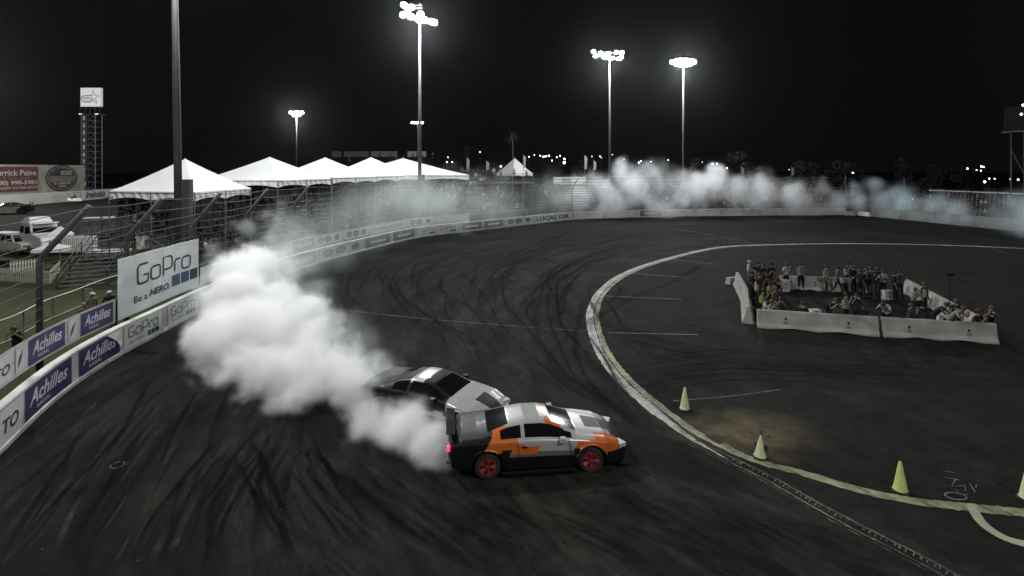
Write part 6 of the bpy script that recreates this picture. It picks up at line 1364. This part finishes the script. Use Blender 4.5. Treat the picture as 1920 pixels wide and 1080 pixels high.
for px, y0, y1, lab in ((875, 295, 322, 'dim feather flag right of the farthest tent'), (912, 301, 320, 'short feather flag left of the tall spectator'), (981, 290, 316, 'tall pale feather flag right of the lone tent'), (1096, 291, 318, 'tall pale feather flag left of the dense distant smoke'), (1390, 312, 326, 'short feather flag above the bluish smoke'), (1484, 312, 330, 'feather flag left of the camera scaffold'), (1113, 300, 320, 'dim feather flag just left of the dense distant smoke')):
    Y = 102; p = P(px, y1, Y); q = P(px, y0, Y); t = empty('feather_flag', (p.x, Y, 0), 0, lab, 'flag', 'feather flags behind the far stands'); MB().tube([(0, 0, 0), (0, 0, q.z)], .04, 5).build('flag_pole', M_STEEL, t)
    MB().add([(0, 0, p.z), (.45, .02, p.z + .2), (.55, .05, q.z - .5), (0, 0, q.z), (0, .04, p.z), (.45, .06, p.z + .2), (.55, .09, q.z - .5), (0, .04, q.z)], [(0, 1, 2, 3), (7, 6, 5, 4), (1, 5, 6, 2), (2, 6, 7, 3), (0, 4, 5, 1)]).build('flag_cloth', mat('flag_cloth', (.30, .30, .30), .8), t)
# dark block sign left of the palm and low back wall under the horizon
q = P(876, 285, 120); t = empty('dark_sign', (q.x, 120, 0), 0, 'dim dark board on a post above the farthest tent', 'sign'); MB().box((0, 0, q.z), (1.3, .15, 2.6)).build('board', M_TW, t); MB().tube([(0, .1, 0), (0, .1, q.z)], .1, 6).build('post', M_DSTEEL, t)

# ================================================================ drifting smoke along the wall and beyond the far sweep
pf2 = lambda L: [(P(px, py, Y), r) for px, py, Y, r in L]
D1 = pf2([(510, 440, 35, 2.8), (580, 475, 37.5, 3.0), (640, 430, 44, 4.4), (560, 465, 37, 2.8), (610, 440, 42, 3.6), (660, 420, 47, 4.2), (700, 400, 51, 4.6), (745, 385, 55, 5.0), (800, 380, 59, 4.8), (850, 380, 63, 5.0), (890, 380, 67, 5.0), (930, 375, 71, 5.6), (985, 378, 76, 5.6), (1030, 372, 80, 5.0), (1075, 370, 84, 4.6), (760, 350, 60, 2.6), (880, 420, 62, 2.6), (640, 480, 40, 2.0), (425, 478, 30, 1.2)])
smoke('drifting_smoke', D1, (-22, 27, 0), (16, 92, 11.5), .30, .27, 'thin greenish smoke drifting along the outer wall below the tents', noise_scale=.24, noise_amp=.50, fine_amp=.5, seed=4, edge=1.2, detail=5, patchy=.10, col=(.86, .92, .91))
D2 = pf2([(1085, 365, 88, 3.4), (1130, 350, 86, 4.0), (1165, 318, 86, 2.6), (1150, 380, 86, 4.2), (1190, 350, 86, 4.6), (1235, 345, 86, 4.8), (1270, 338, 87, 3.6), (1250, 380, 86, 4.6), (1300, 355, 88, 4.6), (1340, 320, 88, 2.0), (1338, 345, 88, 3.8), (1380, 360, 89, 3.8), (1430, 352, 89, 3.8), (1430, 375, 90, 3.8), (1480, 368, 90, 4.0), (1540, 362, 90, 3.2), (1520, 385, 90, 3.6), (1430, 335, 90, 2.2), (1570, 382, 91, 3.0), (1610, 384, 91, 3.0)])
smoke('distant_smoke', D2, (6, 76, 0), (60, 99, 12), .30, .60, 'dense white smoke rolling over the far fence below the brightest pole', noise_scale=.38, noise_amp=.75, fine_amp=.5, seed=9, edge=.9, detail=6, patchy=.12, col=(.93, .94, .955))
D3 = pf2([(1700, 395, 84, 3.2), (1745, 400, 80, 3.4), (1800, 398, 76, 3.6), (1650, 380, 89, 3.6), (1600, 378, 91, 3.6), (1690, 372, 87, 3.4), (1640, 350, 92, 2.2), (1600, 355, 95, 1.8), (1700, 372, 90, 2.2), (1760, 385, 84, 2.4), (1780, 395, 78, 3.0), (1850, 405, 70, 3.0), (1900, 405, 64, 3.4), (1950, 400, 60, 4.0), (1860, 370, 72, 1.8), (1820, 415, 70, 2.2), (1960, 425, 54, 3)])
smoke('bluish_smoke', D3, (50, 48, 0), (82, 99, 9), .32, .62, 'bluish smoke lying over the wall at the right edge', noise_scale=.35, noise_amp=.75, seed=13, edge=1.1, detail=5, patchy=.12, col=(.80, .90, .95))

# ================================================================ thin night haze between the floodlights
hz = MB().box((150, 600, 20), (2110, 1810, 42)).build('haze', bpy.data.materials.new('haze'))
hm = hz.data.materials[0]; hm.use_nodes = True; hm.node_tree.nodes.clear(); ho = hm.node_tree.nodes.new('ShaderNodeOutputMaterial'); hv = hm.node_tree.nodes.new('ShaderNodeVolumePrincipled')
hv.inputs['Color'].default_value = (.95, .98, 1, 1); hv.inputs['Density'].default_value = HAZE; hv.inputs['Anisotropy'].default_value = .92
hm.node_tree.links.new(hv.outputs[0], ho.inputs['Volume']); tag(hz, 'thin night haze glowing round the floodlights', 'haze', kind='stuff')
